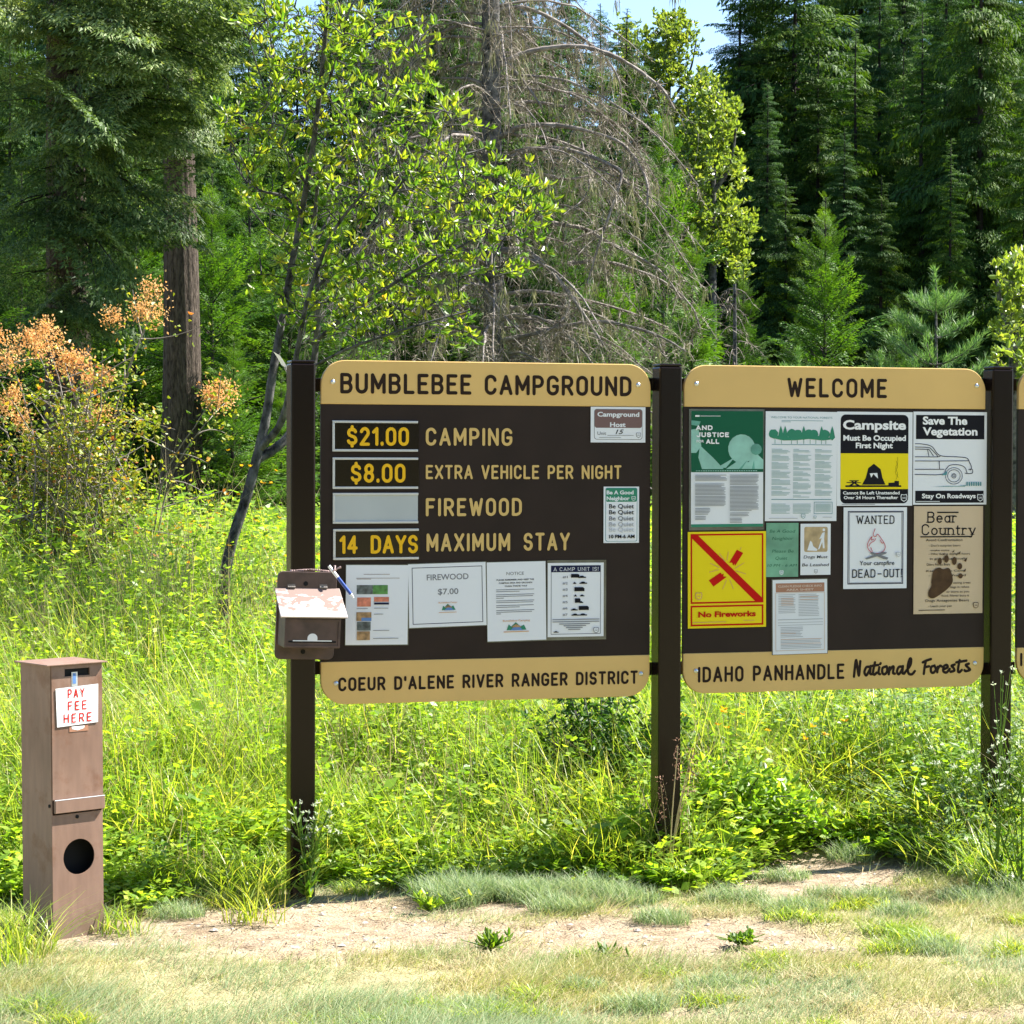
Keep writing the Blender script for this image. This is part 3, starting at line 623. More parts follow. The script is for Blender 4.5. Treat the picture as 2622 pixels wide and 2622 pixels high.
# ------------------------------------------------------------------ notices
class Notice:
    def __init__(s, name, label, x0, y0, x1, y1, mat='paper', roll=0, cat='notice', board=BB-.0016, lam=None, thick=.001, group=None):
        xm, ym = (x0+x1)/2, (y0+y1)/2
        ua, _ = on_plane(x0, ym, BB); ub, _ = on_plane(x1, ym, BB); _, zt = on_plane(xm, y0, BB); _, zb = on_plane(xm, y1, BB)
        s.w = ub-ua; s.h = zt-zb; s.y = -thick
        s.root = empty(name, W3((ua+ub)/2, board, (zt+zb)/2), label, cat, group, (0, math.radians(roll), TH))
        s.k = 0
        if lam:
            g = Geo(); a, b, c, d = lam; g.box(-s.w/2-a, s.w/2+c, -.0006, .0, -s.h/2-d, s.h/2+b); g.obj('laminate_sleeve', 'laminate', s.root)
            s.y -= .0006
        g = Geo(); n = 9
        # sheet with a slight waviness, as paper behind plastic has
        X = np.linspace(-s.w/2, s.w/2, n); Z = np.linspace(-s.h/2, s.h/2, n); XX, ZZ = np.meshgrid(X, Z)
        V0 = np.stack([XX, np.full_like(XX, s.y), ZZ], -1).reshape(-1, 3); i = np.arange(n-1)[:, None]*n; j = np.arange(n-1)[None]
        g.add(V0, np.stack([i+j, i+j+1, i+n+j+1, i+n+j], -1).reshape(-1, 4))
        g.box(-s.w/2, s.w/2, s.y+.0002, -.0004, -s.h/2, s.h/2)
        g.obj('sheet', mat, s.root)
    def X(s, f): return -s.w/2+f*s.w
    def Z(s, f): return s.h/2-f*s.h
    def lay(s): s.k += 1; return s.y-.00025*s.k-.0002
    def rect(s, a, b, c, d, mat, name='print_block', r=0):
        y = s.lay(); g = Geo()
        if r: pts = rr_outline(s.X(a), s.X(c), s.Z(d), s.Z(b), r*s.w, 6)
        else: pts = [(s.X(c), s.Z(b)), (s.X(a), s.Z(b)), (s.X(a), s.Z(d)), (s.X(c), s.Z(d))]
        g.poly([(x, y, z) for x, z in pts][::-1]); return g.obj(name, mat, s.root)
    def poly(s, pts, mat, name='print_shape'):
        y = s.lay(); g = Geo(); g.poly([(s.X(a), y, s.Z(b)) for a, b in pts]); return g.obj(name, mat, s.root)
    def shapes(s, polys, mat, name='picture'):
        y = s.lay(); g = Geo()
        for k, pts in enumerate(polys): g.poly([(s.X(a), y-.00004*k, s.Z(b)) for a, b in pts])
        s.k += 1; return g.obj(name, mat, s.root)
    def lines(s, segs, mat, name='fine_print', t=.004):
        y = s.lay(); g = Geo()
        for q in segs:
            a, b, c = q[:3]; tt = q[3] if len(q) > 3 else t
            g.poly([(s.X(a), y, s.Z(b-tt/2)), (s.X(a), y, s.Z(b+tt/2)), (s.X(c), y, s.Z(b+tt/2)), (s.X(c), y, s.Z(b-tt/2))])
        return g.obj(name, mat, s.root)
    def strokes(s, strokes, wd, mat, name='drawing'):
        y = s.lay(); g = Geo()
        for k, st in enumerate(strokes):
            q = [(s.X(a), s.Z(b)) for a, b in st]
            if len(q) > 2: q = [tuple(p) for p in smooth_path(q, 5*len(q))]
            ribbon(g, q, wd, y-.00005*(k % 6))
        s.k += 2; return g.obj(name, mat, s.root)
    def frame(s, a, b, c, d, t, mat, name='border'):
        tx = t; tz = t*s.w/s.h
        g = Geo(); y = s.lay()
        for (p, q, r, u) in ((a, b, c, b+tz), (a, d-tz, c, d), (a, b+tz, a+tx, d-tz), (c-tx, b+tz, c, d-tz)):
            g.poly([(s.X(p), y, s.Z(q)), (s.X(p), y, s.Z(u)), (s.X(r), y, s.Z(u)), (s.X(r), y, s.Z(q))])
        return g.obj(name, mat, s.root)
    def text(s, items, mat, off=.0, shear=0, name='lettering'):
        y = s.lay(); g = Geo()
        for t, a, c, base, cap in items: font_text(g, t, s.X(a), s.X(c), s.Z(base), cap*s.h, y, off, shear)
        return g.obj(name, mat, s.root)
    def stext(s, items, wd, mat, serif=0, spacing=.2, name='lettering'):
        y = s.lay(); g = Geo()
        for t, a, c, base, cap in items: stroke_text(t, s.X(a), s.X(c), s.Z(base), cap*s.h, wd, y, spacing, serif, g)
        s.k += 5; return g.obj(name, mat, s.root)
    def shield(s, cx, cy, r, mat, inner=None):
        k = s.w/s.h; pts = [(cx-.8*r, cy-r*k), (cx, cy-.85*r*k), (cx+.8*r, cy-r*k), (cx+r, cy-.4*r*k), (cx+.85*r, cy+.6*r*k), (cx, cy+1.1*r*k), (cx-.85*r, cy+.6*r*k), (cx-r, cy-.4*r*k)]
        s.poly(pts[::-1], mat, 'shield_emblem')
        if inner:
            s.poly([(cx+(a-cx)*.78, cy+(b-cy)*.78) for a, b in pts[::-1]], inner, 'shield_emblem')
            s.text([('UAS', cx-.5*r, cx+.5*r, cy+.25*r*k, .5*r*k)], mat, .02, name='shield_emblem')
rr = random.Random(5)
def para(x0, x1, y0, y1, step, gaps=(), ragged=.25, t=None):
    out = []; y = y0
    while y < y1:
        if not any(a <= y <= b for a, b in gaps): out.append((x0, y, x1-(x1-x0)*rr.choice([0, 0, .02, .04, ragged*rr.random()])))
        y += step
    return out

n = Notice('host_sign', 'small brown and white Campground Host card at top right of the fee board', 1512, 1042, 1652, 1133, 'paper_gloss')
n.rect(.06, .06, .945, .92, 'ink_grey', 'outline', .05); n.rect(.07, .075, .935, .905, 'paper_gloss', 'card', .045); n.rect(.07, .075, .935, .59, 'ink_rose', 'brown_panel', .04)
n.text([('Campground', .12, .885, .27, .13), ('Host', .35, .635, .56, .13)], 'paper', .03); n.text([('Unit', .12, .28, .79, .10)], 'ink_grey', .01)
n.text([('15', .45, .60, .76, .13)], 'ink', .01, .3, 'handwriting'); n.lines([(.30, .80, .78), (.15, .86, .55)], 'ink_grey', t=.012); n.shield(.87, .79, .045, 'ink_grey', 'paper_gloss')
n = Notice('quiet_card', 'narrow green and white Be Quiet card fading downwards, right side of fee board', 1545, 1246, 1635.6, 1390, 'paper_gloss')
n.rect(.05, .02, .95, .975, 'ink_teal', 'outline', .05); n.rect(.065, .03, .935, .967, 'paper_gloss', 'card', .05); n.rect(.065, .03, .935, .27, 'ink_green', 'green_panel', .045)
n.text([('Be A Good', .08, .84, .135, .068), ('Neighbor', .08, .73, .24, .068)], 'paper', .03); n.shield(.84, .21, .06, 'paper', 'ink_green')
for k, (yy, m) in enumerate(((.385, 'ink'), (.49, 'ink'), (.60, 'ink_grey'), (.705, 'ink_pale'), (.80, 'ink_pale2'))): n.text([('Be Quiet', .15, .85, yy, .078)], m, .012)
n.text([('10 PM-6 AM', .15, .87, .915, .062)], 'ink', .03)

n = Notice('camp_rules_sheet', 'white laminated sheet with small colour photos, leftmost paper on the fee board', 885, 1447, 1044, 1650.6, 'paper_gloss', roll=.6, lam=(.002, .003, .004, .003))
n.lines([(.28, .115, .70), (.16, .163, .86), (.17, .175, .40)], 'ink_rose', t=.006)
for a, b, c, d, m in ((.17, .25, .43, .365, 'photo_dark'), (.43, .25, .67, .365, 'photo_green'), (.18, .405, .40, .52, 'photo_coral'), (.45, .40, .69, .46, 'photo_coral'),
                      (.17, .59, .41, .70, 'photo_sand'), (.18, .71, .40, .82, 'photo_dark'), (.18, .83, .39, .94, 'photo_sand')): n.rect(a, b, c, d, m, 'photograph')
n.rect(.25, .66, .41, .70, 'ink_blue', 'photograph'); n.rect(.45, .47, .69, .495, 'ink_navy', 'caption')
n.lines([(.17, .545, .35), (.45, .54, .68), (.45, .615, .60), (.44, .82, .70), (.44, .92, .85)], 'ink_grey', t=.007)
n = Notice('firewood_sheet', 'white laminated landscape sheet reading FIREWOOD $7.00', 1046, 1442, 1244, 1604, 'paper_gloss', roll=-1.2, lam=(.003, .003, .003, .003))
n.frame(.045, .055, .955, .95, .008, 'ink_navy'); n.text([('FIREWOOD', .235, .775, .26, .095), ('$7.00', .375, .64, .49, .095)], 'ink_grey', .012)
n.shapes([[(.42, .74), (.60, .74), (.57, .67), (.54, .69), (.50, .64), (.46, .69), (.44, .67)]], 'ink_green'); n.shapes([[(.45, .745), (.58, .745), (.54, .70), (.49, .70)]], 'ink_blue')
n.shapes([[(.455, .70), (.56, .70), (.51, .655)]], 'photo_sand'); n.text([('Bumblebee Camps', .38, .62, .63, .025)], 'ink_orange', .01); n.lines([(.38, .775, .61)], 'ink_orange', t=.008)
n = Notice('notice_sheet', 'white laminated sheet headed NOTICE with paragraphs and small camp logo', 1247, 1438.5, 1397, 1640, 'paper_gloss', roll=-.8, lam=(.002, .002, .002, .004))
n.text([('NOTICE', .33, .63, .165, .04)], 'ink_grey', .01); n.text([('PLEASE REMEMBER AND KEEP THE', .16, .80, .235, .02), ('CAMPING AREA AND GROUNDS', .20, .77, .275, .02), ('CLEAN THANK YOU!', .30, .68, .315, .02)], 'ink', .02)
n.lines([(.15, .35, .80), (.15, .373, .55), (.15, .412, .80), (.15, .434, .78), (.15, .456, .28), (.15, .49, .80), (.15, .512, .78), (.15, .55, .79), (.15, .572, .55), (.15, .612, .80), (.15, .634, .76), (.15, .655, .23)], 'ink_grey', t=.008)
n.shapes([[(.32, .865), (.66, .865), (.62, .80), (.56, .82), (.48, .765), (.40, .82), (.36, .79)]], 'ink_green'); n.shapes([[(.38, .868), (.60, .868), (.55, .83), (.44, .83)]], 'ink_blue'); n.shapes([[(.40, .83), (.58, .83), (.48, .785)]], 'photo_sand')
n.text([('Bumblebee Camping', .26, .72, .755, .024)], 'ink_orange', .01); n.lines([(.27, .885, .70, .01)], 'ink_orange')
n = Notice('camp_unit_sheet', 'laminated white sheet headed A CAMP UNIT IS with black vehicle silhouettes', 1402, 1441, 1545, 1630, 'paper_gloss', lam=(.003, .010, .010, .012))
n.frame(.055, .035, .945, .965, .008, 'ink_navy'); n.rect(.06, .04, .94, .125, 'ink_navy', 'heading_bar')
n.stext([('A CAMP UNIT IS!', .10, .90, .11, .05)], .0016, 'paper', .002, .3)
n.text([('#%d' % (k+1), .26, .35, .205+.085*k, .032) for k in range(7)], 'ink_grey', .01)
def van(x, y, w, h): return [(x, y), (x+w, y), (x+w, y-h*.7), (x+w*.85, y-h), (x, y-h)]
def car(x, y, w, h): return [(x, y), (x+w, y), (x+w*.97, y-h*.5), (x+w*.75, y-h*.55), (x+w*.6, y-h), (x+w*.3, y-h), (x+w*.15, y-h*.55), (x, y-h*.45)]
def tent(x, y, w, h): return [(x, y), (x+w, y), (x+w*.5, y-h)]
n.shapes([van(.41, .20, .15, .05), car(.54, .205, .14, .03), tent(.44, .285, .07, .03), car(.56, .285, .14, .03), van(.47, .385, .18, .055), tent(.46, .455, .06, .03), car(.57, .455, .08, .025),
          van(.48, .54, .10, .06), car(.56, .545, .07, .025), car(.41, .645, .12, .028), van(.55, .64, .18, .055), car(.42, .715, .14, .028), car(.56, .715, .14, .028)], 'ink', 'silhouettes')
n.lines([(.08, .765, .92), (.08, .795, .92), (.20, .825, .75), (.28, .85, .68), (.32, .875, .62), (.36, .90, .58)], 'ink_grey', t=.011); n.shapes([car(.10, .94, .09, .02)], 'ink'); n.shield(.86, .915, .05, 'ink_grey', 'paper_gloss')

n = Notice('rights_poster', 'green and white AND JUSTICE ALL poster with pale figures, top left of the welcome board', 1768.7, 1052.7, 1953, 1349, 'paper', roll=-.2, lam=(.008, .008, .006, .012), cat='poster')
n.rect(0, 0, 1, .527, 'ink_green_dark', 'green_picture'); n.rect(0, .975, 1, 1, 'ink_green', 'green_strip')
n.shapes([[(.15, .50), (.45, .50), (.30, .40), (.12, .295), (.10, .40)], [(.0, .16), (.10, .15), (.14, .30), (.07, .36), (0, .36)], [(.35, .49), (.48, .49), (.60, .40)]], 'ink_mint', 'pale_figures')
n.shapes([arc(.70, .325, .19, .125, 0, 360, 20)], 'ink_mint', 'pale_figures'); n.shapes([[(.48, .50), (1, .50), (1, .42), (.86, .34), (.80, .44), (.62, .44)]], 'ink_mint', 'pale_figures')
n.shapes([arc(.90, .33, .08, .05, 0, 360, 12), [(.66, .50), (.70, .50), (.78, .42)], [(.84, .50), (.88, .50), (.87, .42)]], 'ink_mint2', 'soft_shadows_print'); n.shapes([[(0, .08), (.13, .09), (.10, .13), (0, .12)]], 'ink_mint2', 'pale_figures')
n.stext([('AND', .06, .29, .165, .042), ('JUSTICE', .07, .52, .225, .042), ('ALL', .20, .385, .283, .042)], .0046, 'white_sheet', .0028, .3)
n.text([('FOR', .07, .17, .27, .022)], 'white_sheet', .02); n.lines([(.12, .043, .40, .004), (.05, .043, .11, .014)], 'white_sheet')
n.lines([(.06+.033*k, .515, .083+.033*k, .007) for k in range(26)], 'ink_mint')
n.lines(para(.05, .49, .552, .60, .011) + para(.05, .47, .628, .725, .0115) + para(.05, .47, .735, .82, .0115) + para(.05, .26, .84, .90, .012) + para(.05, .20, .91, .945, .012) +
        para(.53, .93, .552, .64, .0115) + para(.53, .93, .65, .755, .0115) + para(.53, .93, .767, .865, .0115) + para(.53, .80, .88, .91, .012) + para(.53, .70, .925, .965, .012), 'ink_grey', t=.0045)
n = Notice('forest_poster', 'white poster with a strip of green trees above three columns of print', 1959, 1054, 2142, 1334, 'paper_gloss', roll=.2, cat='poster')
n.text([('WELCOME TO YOUR NATIONAL FORESTS', .07, .93, .063, .019)], 'ink_teal', .0); n.lines([(.22, .083, .80), (.22, .095, .35)], 'ink_teal', t=.004)
tr = []
rt = random.Random(3)
for x0, kind in ((.11, 0), (.21, 1), (.27, 1), (.36, 0), (.44, 0), (.53, 1), (.60, 0), (.67, 0), (.78, 1), (.83, 0), (.93, 1)):
    if kind: tr.append([(x0-.04, .235), (x0-.02, .17), (x0, .13), (x0+.02, .17), (x0+.04, .235), (x0, .262)])
    else: tr.append([(x0+(.058+.012*rt.random())*math.cos(a), .205+(.038+.01*rt.random())*math.sin(a)) for a in np.linspace(0, 6.0, 14)])
tr.append([(.05, .23), (.15, .22), (.3, .235), (.45, .22), (.6, .23), (.75, .22), (.9, .235), (.94, .25), (.8, .262), (.6, .25), (.42, .262), (.25, .265), (.1, .245)])
n.shapes(tr, 'ink_green', 'green_trees'); n.lines([(x0-.004, .275, x0+.004, .04) for x0 in (.13, .22, .36, .44, .53, .62, .7, .78, .84)], 'ink_mint2')
n.lines([(.085, .302, .925, .005), (.085, .803, .925, .006)], 'ink_teal')
seg = []
for a, b in ((.085, .35), (.385, .64), (.69, .94)):
    y = .345
    while y < .78:
        L = rt.randint(2, 5); seg.append((a, y, a+(b-a)*rt.uniform(.25, .6)))
        for q in range(L): y += .0115; seg.append((a, y, a+(b-a)*rt.uniform(.8, 1)))
        y += .02
    seg += para(a, b, .845, .93, .012) if a < .6 else []
n.lines([s for s in seg if s[1] < .785 or s[1] > .84], 'ink_green_pale', t=.0055); n.frame(.68, .825, .94, .935, .006, 'ink_teal'); n.lines(para(.70, .92, .845, .92, .011), 'ink_green_pale', t=.006)
n.shield(.53, .955, .03, 'ink_teal', 'paper_gloss'); n.shield(.695, .965, .02, 'ink_teal', 'paper_gloss'); n.lines([(.05, .975, .45), (.8, .965, .93)], 'ink_pale', t=.005)
n = Notice('campsite_sign', 'black and yellow sign reading Campsite Must Be Occupied First Night', 2142.5, 1054.7, 2335.5, 1295, 'paper_gloss', cat='sign')
n.rect(.045, .03, .945, .975, 'ink', 'black_field', .065); n.rect(.045, .442, .945, .822, 'sheet_yellow', 'yellow_field')
n.text([('Campsite', .075, .91, .185, .098), ('Must Be Occupied', .08, .91, .305, .058), ('First Night', .245, .735, .385, .058)], 'white_sheet', .035)
n.text([('Cannot Be Left Unattended', .08, .83, .878, .034), ('Over 24 Hours Thereafter', .09, .81, .928, .034)], 'white_sheet', .025)
n.shapes([[(.41, .60), (.485, .552), (.575, .61), (.60, .70), (.64, .775), (.33, .775), (.38, .70)], [(.11, .782), (.85, .782), (.85, .80), (.11, .80)], [(.68, .755), (.76, .752), (.76, .735), (.82, .735), (.82, .782), (.68, .782)],
          [(.16, .728), (.29, .728), (.28, .738), (.17, .738)], [(.12, .748), (.30, .75), (.33, .758), (.13, .757)], [(.18, .738), (.21, .738), (.30, .782), (.26, .782)], [(.27, .738), (.24, .738), (.16, .782), (.20, .782)]], 'ink', 'tent_and_table')
n.shapes([[(.43, .655), (.53, .65), (.54, .71), (.50, .68), (.48, .66), (.45, .70)]], 'paper'); n.strokes([[(.78, .72), (.80, .66), (.775, .60), (.80, .54), (.80, .48)], [(.81, .70), (.77, .64), (.80, .58), (.78, .52)]], .0009, 'ink', 'smoke_lines')
n.shield(.885, .915, .045, 'paper', 'ink'); n.lines([(.06, .985, .5, .005)], 'ink_grey')
n = Notice('vegetation_sign', 'black and white Save The Vegetation sign with a line drawing of an off-road vehicle', 2337.5, 1054.7, 2525.6, 1292, 'paper_gloss', cat='sign')
n.rect(.035, .035, .965, .295, 'ink', 'black_field'); n.rect(.03, .85, .96, .98, 'ink', 'black_field')
n.text([('Save The', .125, .73, .135, .085), ('Vegetation', .125, .87, .25, .085)], 'white_sheet', .035); n.text([('Stay On Roadways', .12, .85, .93, .05)], 'white_sheet', .03); n.lines([(.04, .965, .36, .006)], 'paper')
n.strokes([[(.02, .345), (.12, .348), (.25, .375), (.36, .47), (.60, .485), (.73, .50), (.77, .56)], [(.02, .38), (.2, .385), (.25, .41), (.33, .48), (.30, .485)], [(.02, .402), (.21, .405)], [(.19, .405), (.21, .48)],
           [(.21, .405), (.27, .475)], [(.02, .485), (.32, .485), (.37, .47)], [(.02, .53), (.33, .53), (.76, .527)], [(.35, .53), (.355, .62)], [(.02, .62), (.42, .62)], [(.02, .675), (.38, .675), (.44, .62), (.50, .575), (.62, .572), (.70, .60), (.73, .66)],
           [(.77, .55), (.79, .60), (.77, .63)], [(.75, .62), (.80, .62), (.80, .66), (.73, .665), (.70, .66)]], .0027, 'ink_navy', 'vehicle_drawing')
n.strokes([[(.55+.115*math.cos(a), .69+.088*math.sin(a)) for a in np.linspace(0, 6.283, 22)], [(.55+.085*math.cos(a), .69+.066*math.sin(a)) for a in np.linspace(0, 6.283, 22)], [(.55+.03*math.cos(a), .69+.024*math.sin(a)) for a in np.linspace(0, 6.283, 10)], [(.55+.015*math.cos(a), .69+.012*math.sin(a)) for a in np.linspace(0, 6.283, 8)]], .0020, 'ink_navy', 'wheel_drawing')
n.shapes([[(.38, .685), (.45, .68), (.46, .635), (.42, .655)], [(.25, .808), (.44, .80), (.60, .80), (.72, .79), (.70, .805)]] + [[(.72+.031*k, .755), (.738+.031*k, .755), (.738+.031*k, .798), (.72+.031*k, .798)] for k in range(7)], 'ink_teal', 'grass_drawing')
n.shield(.91, .925, .045, 'paper', 'ink')
n = Notice('fireworks_sign', 'yellow No Fireworks sign with red diagonal bar and split firecracker', 1760.6, 1361, 1960.7, 1607, 'sheet_yellow', roll=-.3, cat='sign')
n.frame(.035, .022, .965, .745, .02, 'ink_red'); n.frame(.035, .765, .965, .978, .02, 'ink_red')
n.poly([(.035, .022), (.035, .085), (.055, .070), (.865, .735), (.965, .745), (.965, .685), (.945, .692), (.12, .030)], 'ink_red', 'diagonal_bar')
n.shapes([[(.625, .19), (.705, .225), (.60, .36), (.595, .335), (.575, .355), (.565, .325), (.525, .325)], [(.265, .505), (.415, .425), (.43, .445), (.455, .435), (.45, .465), (.495, .47), (.325, .57)]], 'ink_red', 'firecracker')
n.strokes([[(.28, .325), (.40, .375)], [(.27, .42), (.39, .395)], [(.40, .225), (.47, .31)], [(.515, .21), (.495, .30)], [(.60, .385), (.72, .325)], [(.61, .41), (.74, .445)], [(.49, .505), (.44, .60)], [(.53, .50), (.58, .60)], [(.665, .19), (.68, .165)]], .0022, 'ink_orange', 'spark_lines')
n.text([('No Fireworks', .13, .865, .885, .058)], 'ink_red', .035); n.shield(.135, .665, .045, 'ink_orange', 'sheet_yellow'); n.lines([(.06, .938, .48, .006), (.7, .93, .85, .005)], 'ink_orange')
n = Notice('quiet_notice', 'faded green streaked Please Be Quiet notice below the white tree poster', 1961, 1339, 2043.5, 1477, 'sheet_greenish', roll=.2)
n.text([('Be A Good', .10, .90, .18, .06), ('Neighbor', .18, .84, .315, .06), ('Please Be', .18, .85, .55, .06), ('Quiet', .29, .66, .68, .06), ('10 PM - 6 AM', .04, .96, .81, .05)], 'ink_green_dark', -.005, .2); n.shield(.48, .92, .065, 'paper', 'ink_green_pale')
n = Notice('dogs_notice', 'small white Dogs Must Be Leashed card with a tan picture of person and dog', 2049, 1341, 2126, 1472, 'paper_gloss')
n.rect(.12, .06, .90, .55, 'ink_tanpic', 'tan_picture', .06); n.shapes([[(.22, .52), (.32, .33), (.38, .36), (.42, .44), (.56, .50), (.54, .53)], [(.62, .30), (.72, .18), (.80, .16), (.78, .30), (.80, .48), (.74, .48), (.72, .36), (.62, .50), (.58, .50), (.70, .28)], arc(.77, .12, .045, .03, 0, 360, 10)], 'paper', 'person_and_dog')
n.text([('Dogs Must', .10, .90, .675, .06), ('Be Leashed', .05, .95, .83, .06)], 'ink', .005, .15); n.shield(.51, .93, .06, 'ink_grey', 'paper_gloss')
n = Notice('rules_form', 'white form with a copper heading bar hanging over the lower tan band', 1978, 1484, 2117, 1674, 'paper', roll=-.5, lam=(.004, .004, .003, .002))
n.rect(.055, .045, .95, .165, 'ink_copper', 'heading_bar'); n.text([('CLEAN PLEDGE CHECK INFO', .10, .90, .10, .028), ('AREA SHEET', .25, .75, .148, .028)], 'ink_orange_pale', .01); n.frame(.045, .17, .955, .955, .012, 'ink_orange_pale')
n.lines(para(.10, .42, .20, .46, .022, t=.006) + para(.47, .85, .20, .50, .022) + [(.09, .535, .92, .009), (.09, .575, .92, .006), (.09, .61, .92, .006)] + para(.14, .55, .64, .78, .021) + para(.14, .90, .80, .94, .02), 'ink_pale', t=.007)
n.lines([(.15, .25+.022*k, .38) for k in range(5)] + [(.5, .23, .83), (.5, .27, .83), (.14, .72, .42), (.14, .80, .90), (.14, .86, .88)], 'ink_orange', t=.005)
n = Notice('wanted_poster', 'white WANTED poster with red campfire flame and DEAD - OUT!', 2159, 1299, 2321, 1507, 'paper_gloss', cat='poster')
n.frame(.065, .045, .945, .945, .014, 'ink_navy'); n.frame(.09, .06, .92, .93, .006, 'ink_navy')
n.stext([('WANTED', .20, .80, .205, .105)], .0040, 'ink', .0058, .3); n.text([('Your campfire', .25, .80, .71, .055)], 'ink', .008); n.stext([('DEAD', .135, .50, .865, .105), ('-', .535, .60, .865, .105), ('OUT!', .63, .92, .865, .105)], .0040, 'ink', .0034, .28)
n.strokes([[(.49, .26), (.46, .34), (.50, .36), (.53, .33), (.60, .40), (.64, .45), (.65, .50), (.62, .54), (.55, .565), (.46, .56), (.39, .52), (.37, .46), (.40, .40), (.44, .36), (.43, .40), (.47, .39)], [(.50, .38), (.48, .41), (.42, .44), (.39, .48)], [(.57, .40), (.60, .44), (.63, .43)], [(.42, .49), (.45, .545)]], .0028, 'ink_redline', 'flame')
n.shapes([[(.33, .625), (.62, .545), (.68, .555), (.66, .572), (.36, .64)], [(.40, .56), (.45, .55), (.70, .62), (.68, .645), (.62, .635)]], 'ink_grey', 'logs'); n.shield(.86, .58, .035, 'ink_pale', 'paper_gloss'); n.lines([(.12, .925, .9, .004)], 'ink_grey')
n = Notice('bear_poster', 'tan Bear Country poster with a large dark paw print', 2339, 1296, 2515.5, 1571, 'sheet_tan', cat='poster')
n.stext([('Bear', .19, .62, .155, .105), ('Country', .11, .89, .27, .105)], .0052, 'ink', .0068, .24); n.lines([(.33, .058, .64, .012), (.09, .284, .82, .011)], 'ink')
n.text([('Avoid Confrontation', .17, .70, .325, .024), ('- Don\'t surprise bears', .21, .67, .375, .02), ('-make noise', .23, .51, .418, .018), ('- Hike during daylight hours', .21, .81, .452, .02), ('in groups cautiously', .23, .76, .497, .02),
        ('Odors Attract Bears', .18, .52, .552, .024), ('Keep a clean Camp', .18, .75, .61, .02), ('- store food', .21, .75, .652, .018), ('eating areas', .57, .82, .722, .02), ('bags in refuse', .53, .80, .762, .02), ('or store as you', .47, .80, .805, .02), ('food. Never bury it', .40, .80, .842, .02),
        ('Dogs Antagonize Bears', .17, .80, .888, .024), ('- Leash your pet', .21, .55, .937, .02)], 'ink', .004, name='bear_rules'); n.lines([(.07, .965, .45, .006)], 'ink'); n.shield(.90, .925, .04, 'ink_brown', 'sheet_tan')
n.shapes([[tuple(p) for p in smooth_path([(.25, .70), (.28, .60), (.36, .57), (.42, .585), (.50, .575), (.54, .62), (.56, .70), (.50, .76), (.38, .82), (.28, .855), (.215, .84), (.21, .79), (.25, .74), (.25, .70)], 50)][:-1]], 'ink_brown', 'paw_print')
n.shapes([arc(cx, cy, rx, ry, 0, 360, 12) for cx, cy, rx, ry in ((.37, .51, .03, .032), (.465, .49, .035, .036), (.58, .51, .035, .038), (.66, .56, .035, .03), (.67, .65, .035, .024))] + [[(.41, .45), (.44, .43), (.43, .455)], [(.54, .43), (.58, .405), (.57, .43)], [(.63, .44), (.67, .42), (.66, .445)], [(.72, .51), (.77, .475), (.75, .52)], [(.71, .605), (.75, .58), (.74, .61)]], 'ink_brown', 'paw_print')

